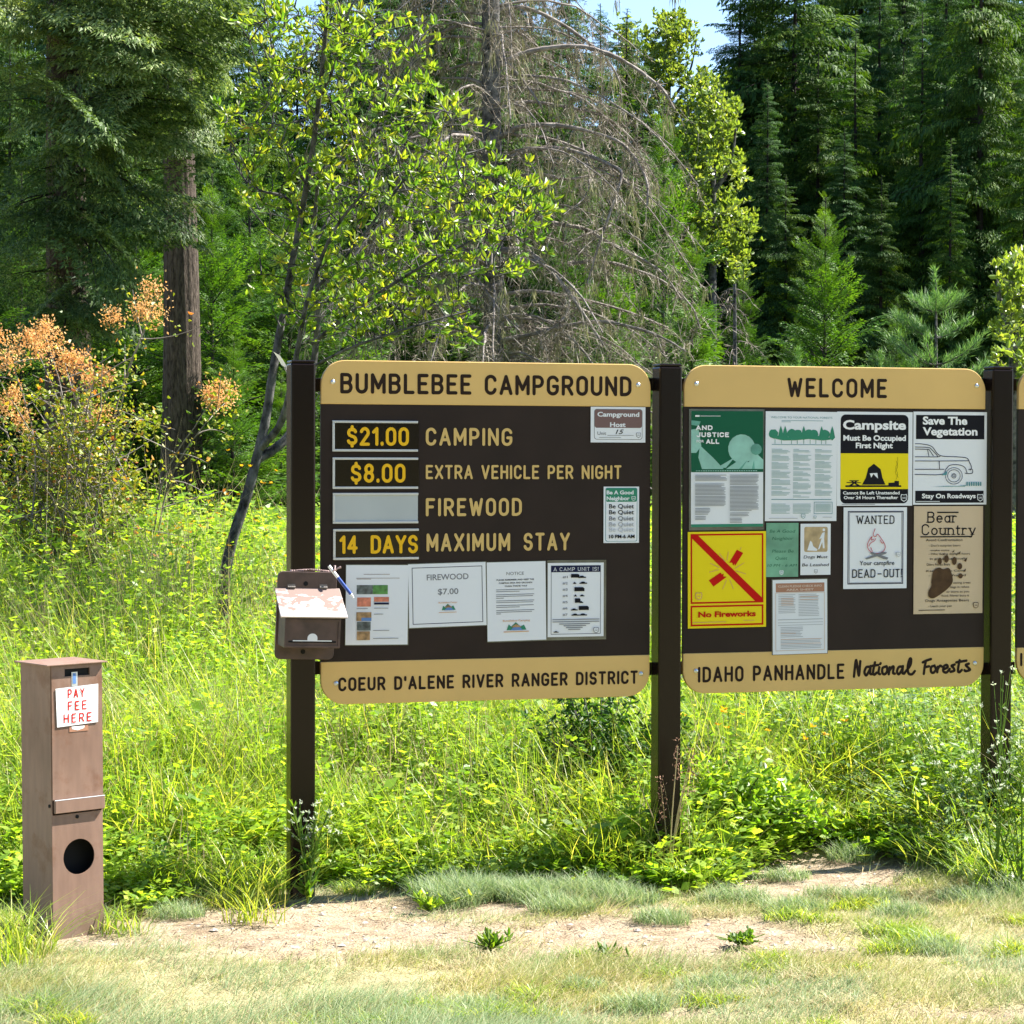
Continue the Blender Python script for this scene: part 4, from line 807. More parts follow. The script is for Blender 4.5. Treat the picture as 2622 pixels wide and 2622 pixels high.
# ------------------------------------------------------------------ leaflet box on the first post
def leaflet_box():
    u, z0 = on_plane(780, 1688, 0); _, z1 = on_plane(780, 1463, 0)
    root = empty('leaflet_box', W3(u+.002, -.001, (z0+z1)/2), 'brown plastic leaflet box with a peeling sunlit lid on the left post', 'leaflet box', None, (math.radians(2.5), math.radians(1.8), TH+.04))
    hh = (z1-z0)/2
    g = Geo(); g.prism(rr_outline(-.107, .107, -hh, hh, .02, 6)[::-1], -.012, 0); g.obj('back_plate', 'worn_plastic', root, bevel=.002)
    for z in (hh-.042, -hh+.028):
        g = Geo(); g.tube([(-.006, -.0123, z), (-.006, -.0135, z)], .0085, 14); g.obj('screw_hole', 'black_hole', root)
    zb = -hh+.052; D = .115
    g = Geo()                                     # body: hopper with a narrower foot
    V = [(-.100, -.012, zb), (.100, -.012, zb), (.100, -.012, hh-.085), (-.100, -.012, hh-.085), (-.100, -D, zb), (.100, -D, zb), (.100, -D, hh-.153), (-.100, -D, hh-.153)]
    g.add(V, [(0,1,5,4),(3,7,6,2),(0,4,7,3),(1,2,6,5),(4,5,6,7)]); g.obj('box_body', 'worn_plastic', root, bevel=.003)
    g = Geo(); za, zc = zb+.003, hh-.158           # raised border of the front, butt-jointed
    for a in ((-.100, .100, zc-.006, zc), (-.100, .100, za, za+.007), (-.100, -.092, za+.0072, zc-.0062), (.092, .100, za+.0072, zc-.0062)): g.box(a[0], a[1], -D-.003, -D-.0003, a[2], a[3])
    g.obj('front_rim', 'worn_plastic', root)
    g = Geo(); g.box(-.085, .085, -D-.0016, -D-.0004, zb+.020, zb+.026); g.obj('slot', 'black_hole', root)
    zs = zb+.0262; g = Geo(); pts = [(-.018, zs), (.018, zs), (.018, zs+.010)] + arc(0, zs+.010, .018, .016, 0, 180, 10)[1:]
    g.poly([(x, -D-.0018, z) for x, z in pts]); g.box(-.07, .07, -D-.0021, -D-.0018, zs-.0015, zs+.002); g.obj('leaflets', 'white_plastic', root)
    lid = empty('lid', (0, 0, 0), None, None); lid.parent = root
    bpy.data.objects.remove(lid)
    g = Geo(); a = np.array([0, -.006, hh-.062]); b = np.array([0, -D-.016, hh-.152]); t = unit(b-a); nn = np.array([0, -t[2], t[1]]); nn = nn if nn[2] > 0 else -nn
    L = np.linalg.norm(b-a); V = []
    for s, xw in ((0, .118), (L, .120)):
        for x in (-xw, xw):
            for h in (0, .007): V.append(a+t*s+nn*h+np.array([x, 0, 0]))
    g.add(V, [(0,1,3,2),(4,6,7,5),(0,4,5,1),(2,3,7,6),(0,2,6,4),(1,5,7,3)]); g.obj('lid', 'peeling_lid', root, bevel=.002)
    g = Geo()
    for x in (-.058, .058):
        for dx in (-.010, -.003, .004, .011): g.tube([(x+dx-.003, -.0155, hh-.055), (x+dx+.003, -.0155, hh-.055)], .0042, 8)
        g.box(x-.014, x+.014, -.0135, -.0122, hh-.056, hh-.044)
    g.obj('hinges', 'twig_grey', root)
    g = Geo(); p = [(x, -.004+.003*math.sin(x*900), hh+.004+.0025*math.sin(x*40+1)) for x in np.linspace(-.06, .085, 60)]
    g.tube(p, .0038, 6); g.tube([(.085, -.004, hh+.003), (.10, -.012, hh+.006), (.104, -.018, hh+.014), (.118, -.02, hh+.02)], [.004, .0035, .003, .0045], 6); g.obj('rope', 'rope', root)
    pen = empty('pen', (0, 0, 0), 'blue and white pen hanging at the right of the leaflet box', 'pen')
    A = P(842, 1449, 8.42); B = P(906, 1531, 8.42); d = B-A
    for nm, s0, s1, r, mt in (('barrel', 0, .36, .0058, 'white_plastic'), ('grip', .361, .88, .0060, 'blue_plastic'), ('tip', .881, 1.0, (.0055, .0022), 'white_plastic')):
        g = Geo(); g.tube([A+d*s0, A+d*s1], r, 12); o = g.obj(nm, mt, pen); 
    g = Geo(); g.tube([A+d*.16+np.array([0, -.004, 0]), A+d*.14+np.array([.010, -.006, .002]), A+d*.10+np.array([.012, .004, .012])], .0035, 6); g.obj('knot', 'rope', pen)
leaflet_box()
# white tag tied behind the left post
def white_tag():
    A = P(708, 905, 8.63); B = P(729, 940, 8.63); Cc = P(740, 972, 8.63); g = Geo()
    ribbon_pts = smooth_path([A, (A+B)/2+np.array([.001, 0, .001]), B], 8)
    d = np.array([.0125, -.006, -.0075])
    V = np.concatenate([ribbon_pts-d, ribbon_pts+d]); n = len(ribbon_pts); i = np.arange(n-1)
    g.add(V, np.stack([i, i+1, n+i+1, n+i], 1)); V2 = V+np.array([0, .0015, 0]); g.add(V2, np.stack([i, n+i, n+i+1, i+1], 1))
    root = empty('plastic_tag', tuple(B), 'white plastic tag sticking out behind the top of the left post', 'tag')
    o = g.obj('tag_strip', 'white_plastic', root); o.matrix_parent_inverse = root.matrix_world.inverted(); o.location = -Vector(B) + Vector(B)
    g = Geo(); g.tube(smooth_path([B, (B+Cc)/2+np.array([.003, 0, 0]), Cc, Cc+np.array([.02, 0, -.03])], 10), .004, 6); g.V = [v-B for v in g.V]; g.obj('tail', 'twig_white', root)
    o.data.transform(Matrix.Translation(-Vector(B)))
white_tag()

# ------------------------------------------------------------------ pay station
def pay_station():
    base = P(205, 2396, 7.80); ang = math.radians(41)
    # front bottom-left corner of the box is at base; build in local axes (x right along the front, -y outwards)
    W = .19; H = .885
    cx = base + np.array([math.cos(ang), math.sin(ang), 0])*W/2 - np.array([math.sin(ang), -math.cos(ang), 0])*W/2
    cx = P(163, 2380, 7.92)
    root = empty('pay_station', (cx[0], cx[1], 0.0), 'brown painted steel pay tube with a PAY FEE HERE card', 'pay station', None, (0, math.radians(-.55), ang))
    h = W/2; t = .004; zl = .40; r = .058; hz = .257; hx = .004
    def fx(x): return x
    g = Geo()
    # front lower plate with a round hole, built as a fan of quads round the hole
    ca = math.atan2(.12, h-.001); angs = sorted([2*math.pi*k/32 for k in range(32)] + [ca, math.pi-ca, math.pi+ca, 2*math.pi-ca]); n = len(angs); outer = []; inner = []
    for a in angs:
        c, s = math.cos(a), math.sin(a); inner.append((hx+r*c, hz+r*s))
        q = min((h-.001)/abs(c) if abs(c) > 1e-6 else 9, .12/abs(s) if abs(s) > 1e-6 else 9); outer.append((hx*0+q*c, hz+q*s))
    V = [(x, -h, z) for x, z in inner+outer]+[(x, -h+t, z) for x, z in inner]
    g.add(V, [(k, (k+1) % n, n+(k+1) % n, n+k) for k in range(n)]); g.add(V, [(k, 2*n+k, 2*n+(k+1) % n, (k+1) % n) for k in range(n)])
    g.box(-h+.001, h-.001, -h, -h+t, -.05, hz-.12); g.box(-h+.001, h-.001, -h, -h+t, hz+.12, zl)
    g.obj('lower_front', 'box_paint', root)
    g = Geo(); g.box(-h, -h+t, -h+.0005, h, -.05, H-.001); g.obj('side_panel', 'box_paint', root)
    g = Geo(); g.box(h-t, h, -h+.0005, h, -.05, H-.001); g.obj('side_panel', 'box_paint', root)
    g = Geo(); g.box(-h+t, h-t, h-t, h-.0005, -.05, H-.001); g.obj('back_panel', 'box_paint', root)
    g = Geo(); yf = -h-.013
    sz0, sz1 = H-.038, H-.014; sx0, sx1 = -.045, .048
    g.box(-h+.002, sx0, -h-.004, -h+.001, zl+.05, H-.002); g.box(sx1, h-.0005, -h-.004, -h+.001, zl+.05, H-.002)
    g.box(sx0, sx1, -h-.004, -h+.001, zl+.05, sz0); g.box(sx0, sx1, -h-.004, -h+.001, sz1, H-.002)
    g.obj('upper_front', 'box_paint', root)
    g = Geo(); g.box(-h+.006, h+.001, yf, -h-.0005, zl+.006, zl+.048); g.obj('lip', 'box_paint', root, bevel=.002)
    g = Geo(); g.box(-h+.005, h+.001, yf-.0005, yf+.002, zl+.0485, zl+.0505); g.obj('lip_edge', 'white_plastic', root)
    g = Geo(); g.box(sx0-.003, sx1+.003, -h+.0015, -h+.003, sz0-.004, sz1+.004); g.obj('slot_back', 'black_hole', root); g = Geo(); g.box(-h+t+.001, h-t-.001, -h+t+.05, -h+t+.055, .05, .38); g.obj('dark_inside', 'black_hole', root)
    g = Geo(); g.box(-h-.022, h+.012, -h-.018, h+.006, H, H+.0045)
    g.obj('lid', 'box_paint', root, bevel=.001)
    g = Geo(); g.tube([(-.002, -h-.0005, zl-.012), (-.002, -h-.003, zl-.012)], .006, 10); g.obj('lock', 'black_hole', root)
    g = Geo(); g.tube([(-h-.0006, -h+.012, zl+.03), (-h-.003, -h+.012, zl+.03)], .006, 10); g.obj('lock', 'black_hole', root)
    return root, h, H, zl, (cx, ang)
ps, ph, pH, pzl, (pcx, pang) = pay_station()
def pay_card():
    root = empty('pay_fee_card', (pcx[0], pcx[1], 0), 'white card lettered PAY FEE HERE in red on the pay tube', 'card', None, (0, math.radians(-.55), pang))
    y = -ph-.007; g = Geo()
    z1, z0 = pH-.075, pH-.200; xa, xb = -.080, .078
    V = [(xa+.004, y, z0), (xb-.002, y, z0+.006), (xb, y, z1+.006), (xa, y, z1)]
    g.add(V, [(0, 1, 2, 3)]); g.add([(a, b+.0012, c) for a, b, c in V], [(3, 2, 1, 0)]); g.obj('card', 'white_sheet', root)
    for i, (s, a, b) in enumerate((('PAY', -.036, .026), ('FEE', -.036, .034), ('HERE', -.052, .052))):
        stroke_text(s, a, b, z1-.034-.040*i, .030, .0040, y-.0005, .3, each=('ink_red', root))
    g = Geo(); g.box(-.030, .040, -ph-.0052, -ph-.0044, z0-.019, z0-.001); g.obj('brown_label', 'ink_copper', root)
    g = Geo(); pts = [(-.022, z0-.002), (-.020, z0-.010), (0, z0-.015), (.024, z0-.010), (.027, z0-.002)]
    g.poly([(x, -ph-.0056, z) for x, z in pts]); g.obj('shield_emblem', 'white_sheet', root)
    g = Geo(); g.box(-.020, .002, -ph-.0052, -ph-.0044, z1+.004, z1+.050); g.obj('tape', 'aluminium', root)
    g = Geo(); g.box(-.016, -.004, -ph-.0060, -ph-.0053, z1+.012, z1+.046); g.obj('blue_mark', 'ink_blue', root)
pay_card()

# ------------------------------------------------------------------ conifers
def frond(rng, n1, deep, sag=.25, ang=58, cl=.06, cw=.014, dense=1.0, droop2=0.0, lenk=.46, tri=False):
    """a unit-long bough along +x lying in xy: needle cards (N,4,3) and thin wood lines"""
    Pb, D, L, W = [], [], [], []; wood = []
    zf = lambda x, y: .10*x - sag*x*x - .35*abs(y)**1.6
    def run(p0, d, ln, depth):
        end = p0 + d*ln
        if depth == 0:
            k = max(2, int(ln/(cl*.42)*dense))
            for i in range(k):
                t = (i+rng.uniform(0, .8))/k; q = p0 + d*ln*t; s = -1 if i % 2 else 1
                a = math.radians(rng.uniform(25, 55))*s; c, sn = math.cos(a), math.sin(a)
                Pb.append(q); D.append((d[0]*c-d[1]*sn, d[0]*sn+d[1]*c)); L.append(cl*rng.uniform(.7, 1.2)); W.append(cw*rng.uniform(.8, 1.3))
            Pb.append(p0+d*ln*.8); D.append(tuple(d)); L.append(cl*1.1); W.append(cw*1.2)
            wood.append((p0, end)); return
        k = max(3, int(ln/(.085 if depth == 1 else .06))); wood.append((p0, end))
        for i in range(k):
            t = (i+.6)/k; q = p0+d*ln*t
            for s in (-1, 1):
                a = math.radians(ang+rng.uniform(-8, 8)-18*t)*s; c, sn = math.cos(a), math.sin(a)
                run(q, np.array([d[0]*c-d[1]*sn, d[0]*sn+d[1]*c]), ln*.42*(1-t)**.8+.035, depth-1)
        run(end-d*.06, d, .06, 0)
    d0 = np.array([1., 0]); wood.append((np.zeros(2), d0))
    for i in range(n1):
        t = .10+.9*(i+rng.uniform(.2, .8))/n1; q = d0*t + np.array([0, .02*math.sin(6*t)])
        for s in (-1, 1):
            a = math.radians(ang+rng.uniform(-9, 9)-15*t)*s; ln = (lenk*(1-t)**.75*min(1, .35+t*2)+.05)*rng.uniform(.75, 1.15)
            run(q, np.array([math.cos(a), math.sin(a)]), ln, 1 if deep else 0)
    run(d0*.93, d0, .09, 0)
    Pb = np.array(Pb); D = np.array(D); L = np.array(L); W = np.array(W); N = len(L)
    def lift(p, j=0): return np.stack([p[:, 0], p[:, 1], zf(p[:, 0], p[:, 1]) + j], 1)
    jz = rng.normal(0, .008, N) if deep else rng.normal(0, .014, N)
    p3 = lift(Pb, jz); tip = lift(Pb+D*L[:, None], jz - droop2*L*rng.uniform(0, 2, N))
    dd = unit(tip-p3); U = unit(np.stack([-D[:, 1], D[:, 0], rng.normal(0, .45, N)], 1))
    Q = tcards(p3, dd, U, L*1.1, W*1.2) if tri else cards(p3, dd, U, L, W)
    wd = [(lift(np.array([a]))[0], lift(np.array([(a+b)/2]))[0], lift(np.array([b]))[0]) for a, b in wood]
    return Q, wd
def place(Q, wood, g, pos, az, pitch, L, rng, mat=0, wmat=1, wr=.012, flip=1, roll=0.0):
    ca, sa = math.cos(az), math.sin(az); cp, sp = math.cos(pitch), math.sin(pitch); cr, sr = math.cos(roll), math.sin(roll)
    R = np.array([[ca, -sa, 0], [sa, ca, 0], [0, 0, 1]]) @ np.array([[cp, 0, -sp], [0, 1, 0], [sp, 0, cp]]) @ np.array([[1, 0, 0], [0, cr, -sr], [0, sr, cr]])
    S = np.array([1, flip, 1.])
    V = (Q*S*L) @ R.T + pos
    g.quads(V, mat, np.clip(rng.uniform(0, 1)*.35 + rng.uniform(0, .65, len(V)), 0, 1))
    if wr:
        main = [w_ for w_ in wood if np.linalg.norm(w_[2]-w_[0]) > .3][:1]
        for a, b, c in main:
            P3 = np.array([a, (a+b)/2+np.array([0, 0, .0]), b, c]); g.tube((P3*S*L) @ R.T + pos, np.array([1, .8, .6, .2])*wr*L, 4, wmat, False)
def templates(seed, n, **k):
    rng = np.random.default_rng(seed); return [frond(rng, **k) for _ in range(n)]
FR_FAR = templates(1, 5, n1=12, deep=False, cl=.080, cw=.026, sag=.30, droop2=1.0, dense=.95, lenk=.5, tri=True)
FR_MID = templates(2, 4, n1=15, deep=False, cl=.060, cw=.016, sag=.25, droop2=.35)
FR_NEAR = templates(3, 4, n1=13, deep=True, cl=.032, cw=.0095, sag=.24, dense=1.0, droop2=.3, tri=True)
FR_YOUNG = templates(4, 4, n1=13, deep=False, cl=.085, cw=.018, sag=.12, ang=50, droop2=.1)
def conifer_crown(rng, H, R, z0, T, whorls, per, pmin=-.35, pmax=.45, power=.8, gap=0.0, wr=.010, lump=.25, rl=.15, lobe=0.0):
    g = Geo()
    for i in range(whorls):
        f = (i+.5)/whorls; z = z0+(H-z0)*f
        Lr = R*(1-f)**power*min(1, .55+f*4)+.12
        lm = 1+lump*math.sin(i*1.7+rng.uniform(0, 2))
        for k in range(per):
            if rng.random() < gap: continue
            az = rng.uniform(0, 2*math.pi); L = Lr*lm*rng.uniform(.6, 1.15)*(1+lobe*math.sin(2*az+i*.55)*math.sin(i*.31+1))
            pitch = pmin+(pmax-pmin)*f+rng.normal(0, .10)
            q, wd = T[rng.integers(len(T))]
            place(q, wd, g, np.array([0, 0, z+rng.uniform(-.5, .5)*(H-z0)/whorls]), az, pitch, L, rng, wr=wr, flip=rng.choice([-1, 1]), roll=rng.normal(0, rl))
    return g
def trunk_geo(H, r0, r1=.02, sides=12, lean=0, rng=None, flare=.35, rows=14, ridge=0.0, x0=-.3):
    g = Geo(); z = np.linspace(x0, H, rows); f = np.clip(z/H, 0, 1)
    rad = r0+(r1-r0)*f + flare*r0*np.exp(-np.clip(z, 0, 99)/(r0*2.2)); th = np.arange(sides)/sides*2*np.pi
    R = rad[:, None]*(1+ridge*(np.sin(th*sides*.23+np.sin(z*2)[:, None]) + .7*np.sin(th*sides*.41+z[:, None]*1.5)))
    cx = lean*z + .02*np.sin(z*.8)
    V = np.stack([cx[:, None]+R*np.cos(th), .01*np.sin(z*1.1)[:, None]+R*np.sin(th), np.broadcast_to(z[:, None], R.shape)], -1)
    i = np.arange(rows-1)[:, None]*sides; j = np.arange(sides)[None]; j2 = (j+1) % sides
    g.add(V.reshape(-1, 3), np.stack([i+j, i+j2, i+sides+j2, i+sides+j], -1).reshape(-1, 4), 0, .5, True)
    return g
def make_tree(name, label, cat, group, crown, trunk, cm, tm, loc=(0, 0, 0)):
    root = empty(name, loc, label, cat, group)
    trunk.obj('trunk', tm, root); crown.obj('crown', cm, root); return root
used = set()
def put_tree(proto, x, y, sc_, rz, label=None, group=None, z=None, sxy=1.0):
    o = proto
    if proto.name in used:
        o = proto.copy(); C.objects.link(o)
        for ch in proto.children: c = ch.copy(); C.objects.link(c); c.parent = o
    used.add(proto.name)
    o.location = (x, y, float(gz(x, y)) if z is None else z); o.scale = (sc_*sxy, sc_*sxy, sc_); o.rotation_euler = (0, 0, rz)
    if label: o['label'] = label
    if group: o['group'] = group
    return o
def height_to(yD, Y, x): return float(EYE + (1170-yD*1.3571)/FP*Y - gz(x, Y))
def xat(xD, Y): return float(PD(xD, 900, Y)[0])

R0 = np.random.default_rng(11)
# tall dark firs (three shapes), 20 m
talls = []
for k, (cm, R, gp, wh, pw) in enumerate((('needles_dark', 2.9, .10, 74, .6), ('needles_blue', 2.5, .05, 78, .62), ('needles_mid', 2.6, .10, 72, .7), ('needles_dark', 3.3, .35, 62, .45))):
    rng = np.random.default_rng(20+k)
    cr = conifer_crown(rng, 20, R, 1.2 if k != 3 else 4.0, FR_FAR, wh, 8, -.35, .25, pw, gp, lump=.38, rl=.40, wr=.006, lobe=.38)
    talls.append(make_tree('fir_tree', 'tall dark fir', 'tree', None, cr, trunk_geo(20, .22, .02, 9), [cm, 'bark_dark'], 'bark_dark'))
youngs = []
for k, (cm, R) in enumerate((('needles_bright', 2.0), ('needles_bright', 1.7), ('needles_mid', 2.0))):
    rng = np.random.default_rng(40+k)
    cr = conifer_crown(rng, 6, R, .15, FR_YOUNG, 30, 10, -.05, .75, .85, .05, lump=.22)
    youngs.append(make_tree('young_fir_tree', 'young fir', 'tree', None, cr, trunk_geo(6, .07, .01, 7), [cm, 'bark_dark'], 'bark_dark'))

RD = 'dark firs standing behind the boards'
# D-pixel x, distance, D-pixel y of the top, proto, width factor, label
firs = [
 (1495, 64, -160, 3, 1.15, 'tall open fir with a straight dark bare trunk above the WELCOME board'),
 (1420, 68, -40, 0, .8, 'dark fir directly right of the strip of open sky'),
 (1655, 66, -70, 1, .9, 'bluish dark fir in the middle of the right-hand stand above the campsite sign'),
 (1735, 58, 25, 2, 1.0, 'greener fir with a pointed top left of the last tall fir at right'),
 (1845, 54, -260, 0, .85, 'very tall dense dark fir near the right edge, above the last post'),
 (1925, 62, -100, 1, .9, 'bluish dark fir half cut off by the right edge'),
 (1570, 74, -40, 0, .9, 'dark fir filling the gap just right of the bare straight trunk'),
 (1350, 80, 160, 1, .8, 'distant dark fir under the open sky strip'),
]
for x, Y, top, k, wf, lab in firs:
    X = xat(x, Y); h = height_to(top, Y, X); put_tree(talls[k], X, Y, h/20, R0.uniform(0, 6), lab, None, None, wf*20/h*1.0 if h > 20 else wf)
# the dark rows behind, nothing tells them apart
for x, Y, top, k in [(-40, 46, -200, 0), (40, 52, -300, 2), (110, 44, -240, 1), (200, 50, -200, 0), (290, 44, -220, 3), (350, 56, -240, 1), (430, 50, -170, 0), (500, 62, -120, 2), (640, 58, -160, 0), (560, 47, 60, 1),
                     (710, 50, -200, 1), (780, 56, -260, 0), (850, 48, -220, 3), (930, 60, -200, 0), (1000, 52, -190, 2), (1070, 58, -120, 0), (1130, 66, 10, 1), (1200, 72, 60, 2), (1240, 84, 110, 1), (1290, 84, 120, 1), (1340, 84, 135, 0), (1180, 62, 20, 0), (1210, 48, 190, 2),
                     (1450, 82, 40, 0), (1530, 86, 60, 1), (1610, 84, 20, 0), (1700, 84, -60, 1), (1780, 78, -120, 0), (1880, 80, -150, 2), (1960, 74, -200, 0), (1400, 74, 210, 0), (2010, 56, -200, 1), (1445, 60, 150, 1), (1540, 62, 100, 0), (1610, 60, 60, 2), (1700, 64, 90, 0), (1780, 60, -120, 1), (1890, 58, -200, 0), (1830, 66, -260, 0), (1930, 52, 60, 2), (1790, 52, 260, 2), (1660, 52, 330, 0), (1590, 56, 240, 1), (1480, 54, 330, 0), (1392, 64, -60, 1), (1620, 72, -320, 0), (1700, 70, -300, 1), (1775, 72, -330, 2), (1545, 74, -260, 1), (1440, 78, -140, 0),
                     (20, 40, 60, 0), (90, 38, 200, 1), (250, 40, 0, 0), (310, 38, 180, 2), (400, 42, 60, 1), (-20, 60, -250, 1), (160, 58, -300, 0), (470, 44, 60, 0), (590, 42, 150, 2), (680, 44, 80, 1), (770, 42, 40, 0), (880, 42, -60, 2), (960, 44, -40, 0), (1040, 46, 20, 1), (1100, 44, 140, 2), (900, 54, -220, 1), (820, 52, -240, 0), (1150, 54, 160, 0)]:
    X = xat(x, Y); h = height_to(top, Y, X)
    put_tree(talls[k], X, Y, h/20, R0.uniform(0, 6), 'one of the dark firs crowded in the shade at the back of the forest', 'dark firs crowded at the back of the forest', None, R0.uniform(.8, 1.05)*(20/h if h > 20 else 1))
ylist = [(1250, 38, 190, 0, .62, 'tall narrow bright green fir just right of the drooping dead larch'),
 (1305, 34, 430, 1, .8, 'bright green young fir low beside the dead larch, above the middle post'),
 (1555, 32, 372, 0, .78, 'bright green young fir rising above the right half of the word WELCOME'),
 (1500, 33, 600, 2, .8, 'low dark green fir sapling at the foot of the bright young fir'),
 (400, 33, 330, 0, .8, 'bright green young fir right behind the bare straight trunk'),
 (470, 36, 250, 1, .8, 'bright green young fir between the bare trunk and the leaning stem'),
 (545, 34, 380, 2, .9, 'green young fir behind the fork of the leaning stem'),
 (620, 37, 300, 1, .8, 'green young fir seen through the leaves left of the fee board'),
 (255, 34, 300, 1, .8, 'green young fir left of the bare straight trunk'),
 (190, 37, 380, 2, .8, 'shaded young fir behind the orange-plumed bush'),
 (40, 33, 330, 2, .9, 'shaded young fir at the left edge'),
 (440, 27, 640, 0, 1.0, 'low bright fir sapling with flat sprays beside the leaning stem'),
 (530, 28, 700, 1, 1.0, 'low green sapling just left of the left post'),
 (1400, 40, 500, 2, .8, 'shaded young fir behind the small dead brown tree'),
 (1690, 38, 560, 2, .9, 'dark green sapling between the bright young fir and the young pine'),
 (1150, 36, 420, 0, .9, 'green fir glimpsed through the dead larch'),
 (1060, 40, 300, 2, .9, 'green fir behind the middle of the dead larch'),
 (820, 40, 200, 2, .8, 'green fir behind the leafy tree above the fee board')]
for x, Y, top, k, wf, lab in ylist:
    X = xat(x, Y); h = height_to(top, Y, X); put_tree(youngs[k], X, Y, h/6, R0.uniform(0, 6), lab, None, None, wf*(min(1, 7/h) if h > 7 else 1))

# young pine with long upright tufts
def pine():
    rng = np.random.default_rng(77); g = Geo(); H = 3.4
    for i in range(9):
        f = (i+.3)/9; z = .1+H*.92*f
        for k in range(7):
            az = rng.uniform(0, 6.28); L = (1.25*(1-f)**.8+.15)*rng.uniform(.8, 1.1); d = np.array([math.cos(az), math.sin(az), 0])
            path = [np.array([0, 0, z]) + d*L*t + np.array([0, 0, .45*L*t*t+.1*L*t]) for t in np.linspace(0, 1, 6)]; g.tube(path, np.linspace(.012, .005, 6), 4, 1, False)
            for t in np.linspace(.25, 1, 7):
                p = np.array([0, 0, z]) + d*L*t + np.array([0, 0, .45*L*t*t+.1*L*t]); n = 34
                D = unit(rdirs(rng, n, -20, 80) + d*.7+np.array([0, 0, .5])); Pb = p+rng.normal(0, .03, (n, 3)); g.quads(cards(Pb, D, side(rng, D), rng.uniform(.09, .16, n), np.full(n, .008)), 0, rng.random(n))
    for z in np.linspace(H*.88, H+.1, 8):
        n = 40; D = unit(rdirs(rng, n, 10, 85)); g.quads(cards(np.tile([0, 0, z], (n, 1)), D, side(rng, D), rng.uniform(.09, .15, n), np.full(n, .008)), 0, rng.random(n))
    X = xat(1762, 30); h = height_to(505, 30, X)
    r = make_tree('young_pine_tree', 'pale green young pine with upright needle tufts above the last posters of the welcome board', 'tree', None, g, trunk_geo(H, .04, .01, 6), ['needles_pine', 'bark_grey'], 'bark_grey')
    r.location = (X, 30, gz(X, 30)); s = h/(H+.15); r.scale = (s, s, s)
    for x, Y, top, lab in ((1505, 26, 655, 'small bluish pine sapling poking up above the word WELCOME'), (1660, 27, 660, 'small pine sapling just above the top edge of the welcome board')):
        r2 = r.copy(); C.objects.link(r2); r2['label'] = lab
        for ch in r.children: c = ch.copy(); C.objects.link(c); c.parent = r2
        X = xat(x, Y); s = height_to(top, Y, X)/(H+.15); r2.location = (X, Y, gz(X, Y)); r2.scale = (s, s, s); r2.rotation_euler = (0, 0, 2)
leafmat('needles_pine', [(0, (.07, .16, .05)), (.6, (.14, .26, .08)), (1, (.24, .36, .13))], .3, .5, .3, tcol=(1.3, 1.4, .7))
pine()

# near grand firs at left: big trunks and hand-placed boughs
def near_fir(name, label, xD, Y, r0, H, tips, seed, lowz, rand, rscale=1.0):
    rng = np.random.default_rng(seed); X = xat(xD, Y); base = np.array([X, Y, float(gz(X, Y))])
    root = empty(name, tuple(base), label, 'tree')
    trunk_geo(H, r0, r0*.45, 72, .0, None, .45, 160, .022).obj('trunk', 'bark_fir', root)
    g = Geo()
    def bough(p0, tip, wide=1.0):
        d = tip-p0; L = float(np.linalg.norm(d)); az = math.atan2(d[1], d[0]); pitch = math.asin(max(-1, min(1, d[2]/L)))
        q, wd = FR_NEAR[rng.integers(4)]
        place(q, wd, g, p0-base, az, pitch+.22+rng.normal(0, .08), L*1.05, rng, flip=rng.choice([-1, 1])*wide*rng.uniform(.7, 1.05), wr=.008, roll=rng.normal(0, .55))
    for tx, ty, dy in tips:
        tip = PD(tx, ty, Y+dy); h = math.hypot(*(tip-base)[:2]); p0 = np.array([X, Y, tip[2]+h*rng.uniform(.15, .45)]); bough(p0, tip)
        for _ in range(1):
            t2 = tip+rng.normal(0, .25, 3)-np.array([0, 0, .1]); bough(p0+np.array([0, 0, rng.normal(0, .2)]), t2)
    for i in range(rand):
        z = base[2]+lowz+(H-lowz)*rng.random(); a = rng.uniform(-.45, 3.6); L = rng.uniform(1.2, 2.3)*rscale
        bough(np.array([X, Y, z]), np.array([X+L*math.cos(a), Y+L*math.sin(a), z-L*rng.uniform(.1, .45)]))
    g.obj('crown', ['needles_grand', 'bark_dark'], root)
near_fir('grand_fir_tree', 'big fir at far left with flat drooping boughs and dark furrowed trunk', 125, 24, .255, 8.2,
         [(395, 60, -1.2), (410, 110, -1.0), (400, 165, -.9), (360, 205, -1.3), (330, 250, -1.1), (385, 230, -.8), (290, 140, -1.6), (240, 120, -1.7), (300, 60, -1.2), (240, 50, -1.2), (250, 190, -1.6), (215, 240, -1.5), (230, 300, -1.3), (185, 350, -1.6),
          (330, 395, -1.1), (290, 400, -1.3), (250, 470, -1.2), (225, 520, -1.4), (260, 560, -1.2), (190, 600, -1.2), (240, 620, -1), (50, 430, -1.0), (40, 500, -1.0), (10, 90, -.8), (20, 130, -.6), (-10, 200, -.6), (20, 260, -.8), (40, 340, -1.0), (170, 290, -1.9), (-40, 60, -1), (340, 300, -1.0), (60, 610, -1.1), (-10, 400, -1), (-20, 560, -1), (150, 650, -1.3), (300, 480, -.9), (10, 10, -.8), (340, 10, -1.2)], 51, 5.2, 12)
near_fir('straight_fir_tree', 'fir with a bare straight trunk sunlit on its right side, left of the boards', 340, 27, .235, 9.0,
         [(250, 110, -.9), (420, 40, -.8), (300, 200, -1.1), (270, 250, -1.0), (350, 180, -1.2), (340, 60, -1.3), (370, 120, -1.3), (330, 130, -1.4), (385, 215, -1.2), (310, 20, -1.3), (375, -20, -1.3), (300, 235, -1.2), (420, 140, -.9), (355, 225, -1.4)], 52, 7.2, 10, .8)

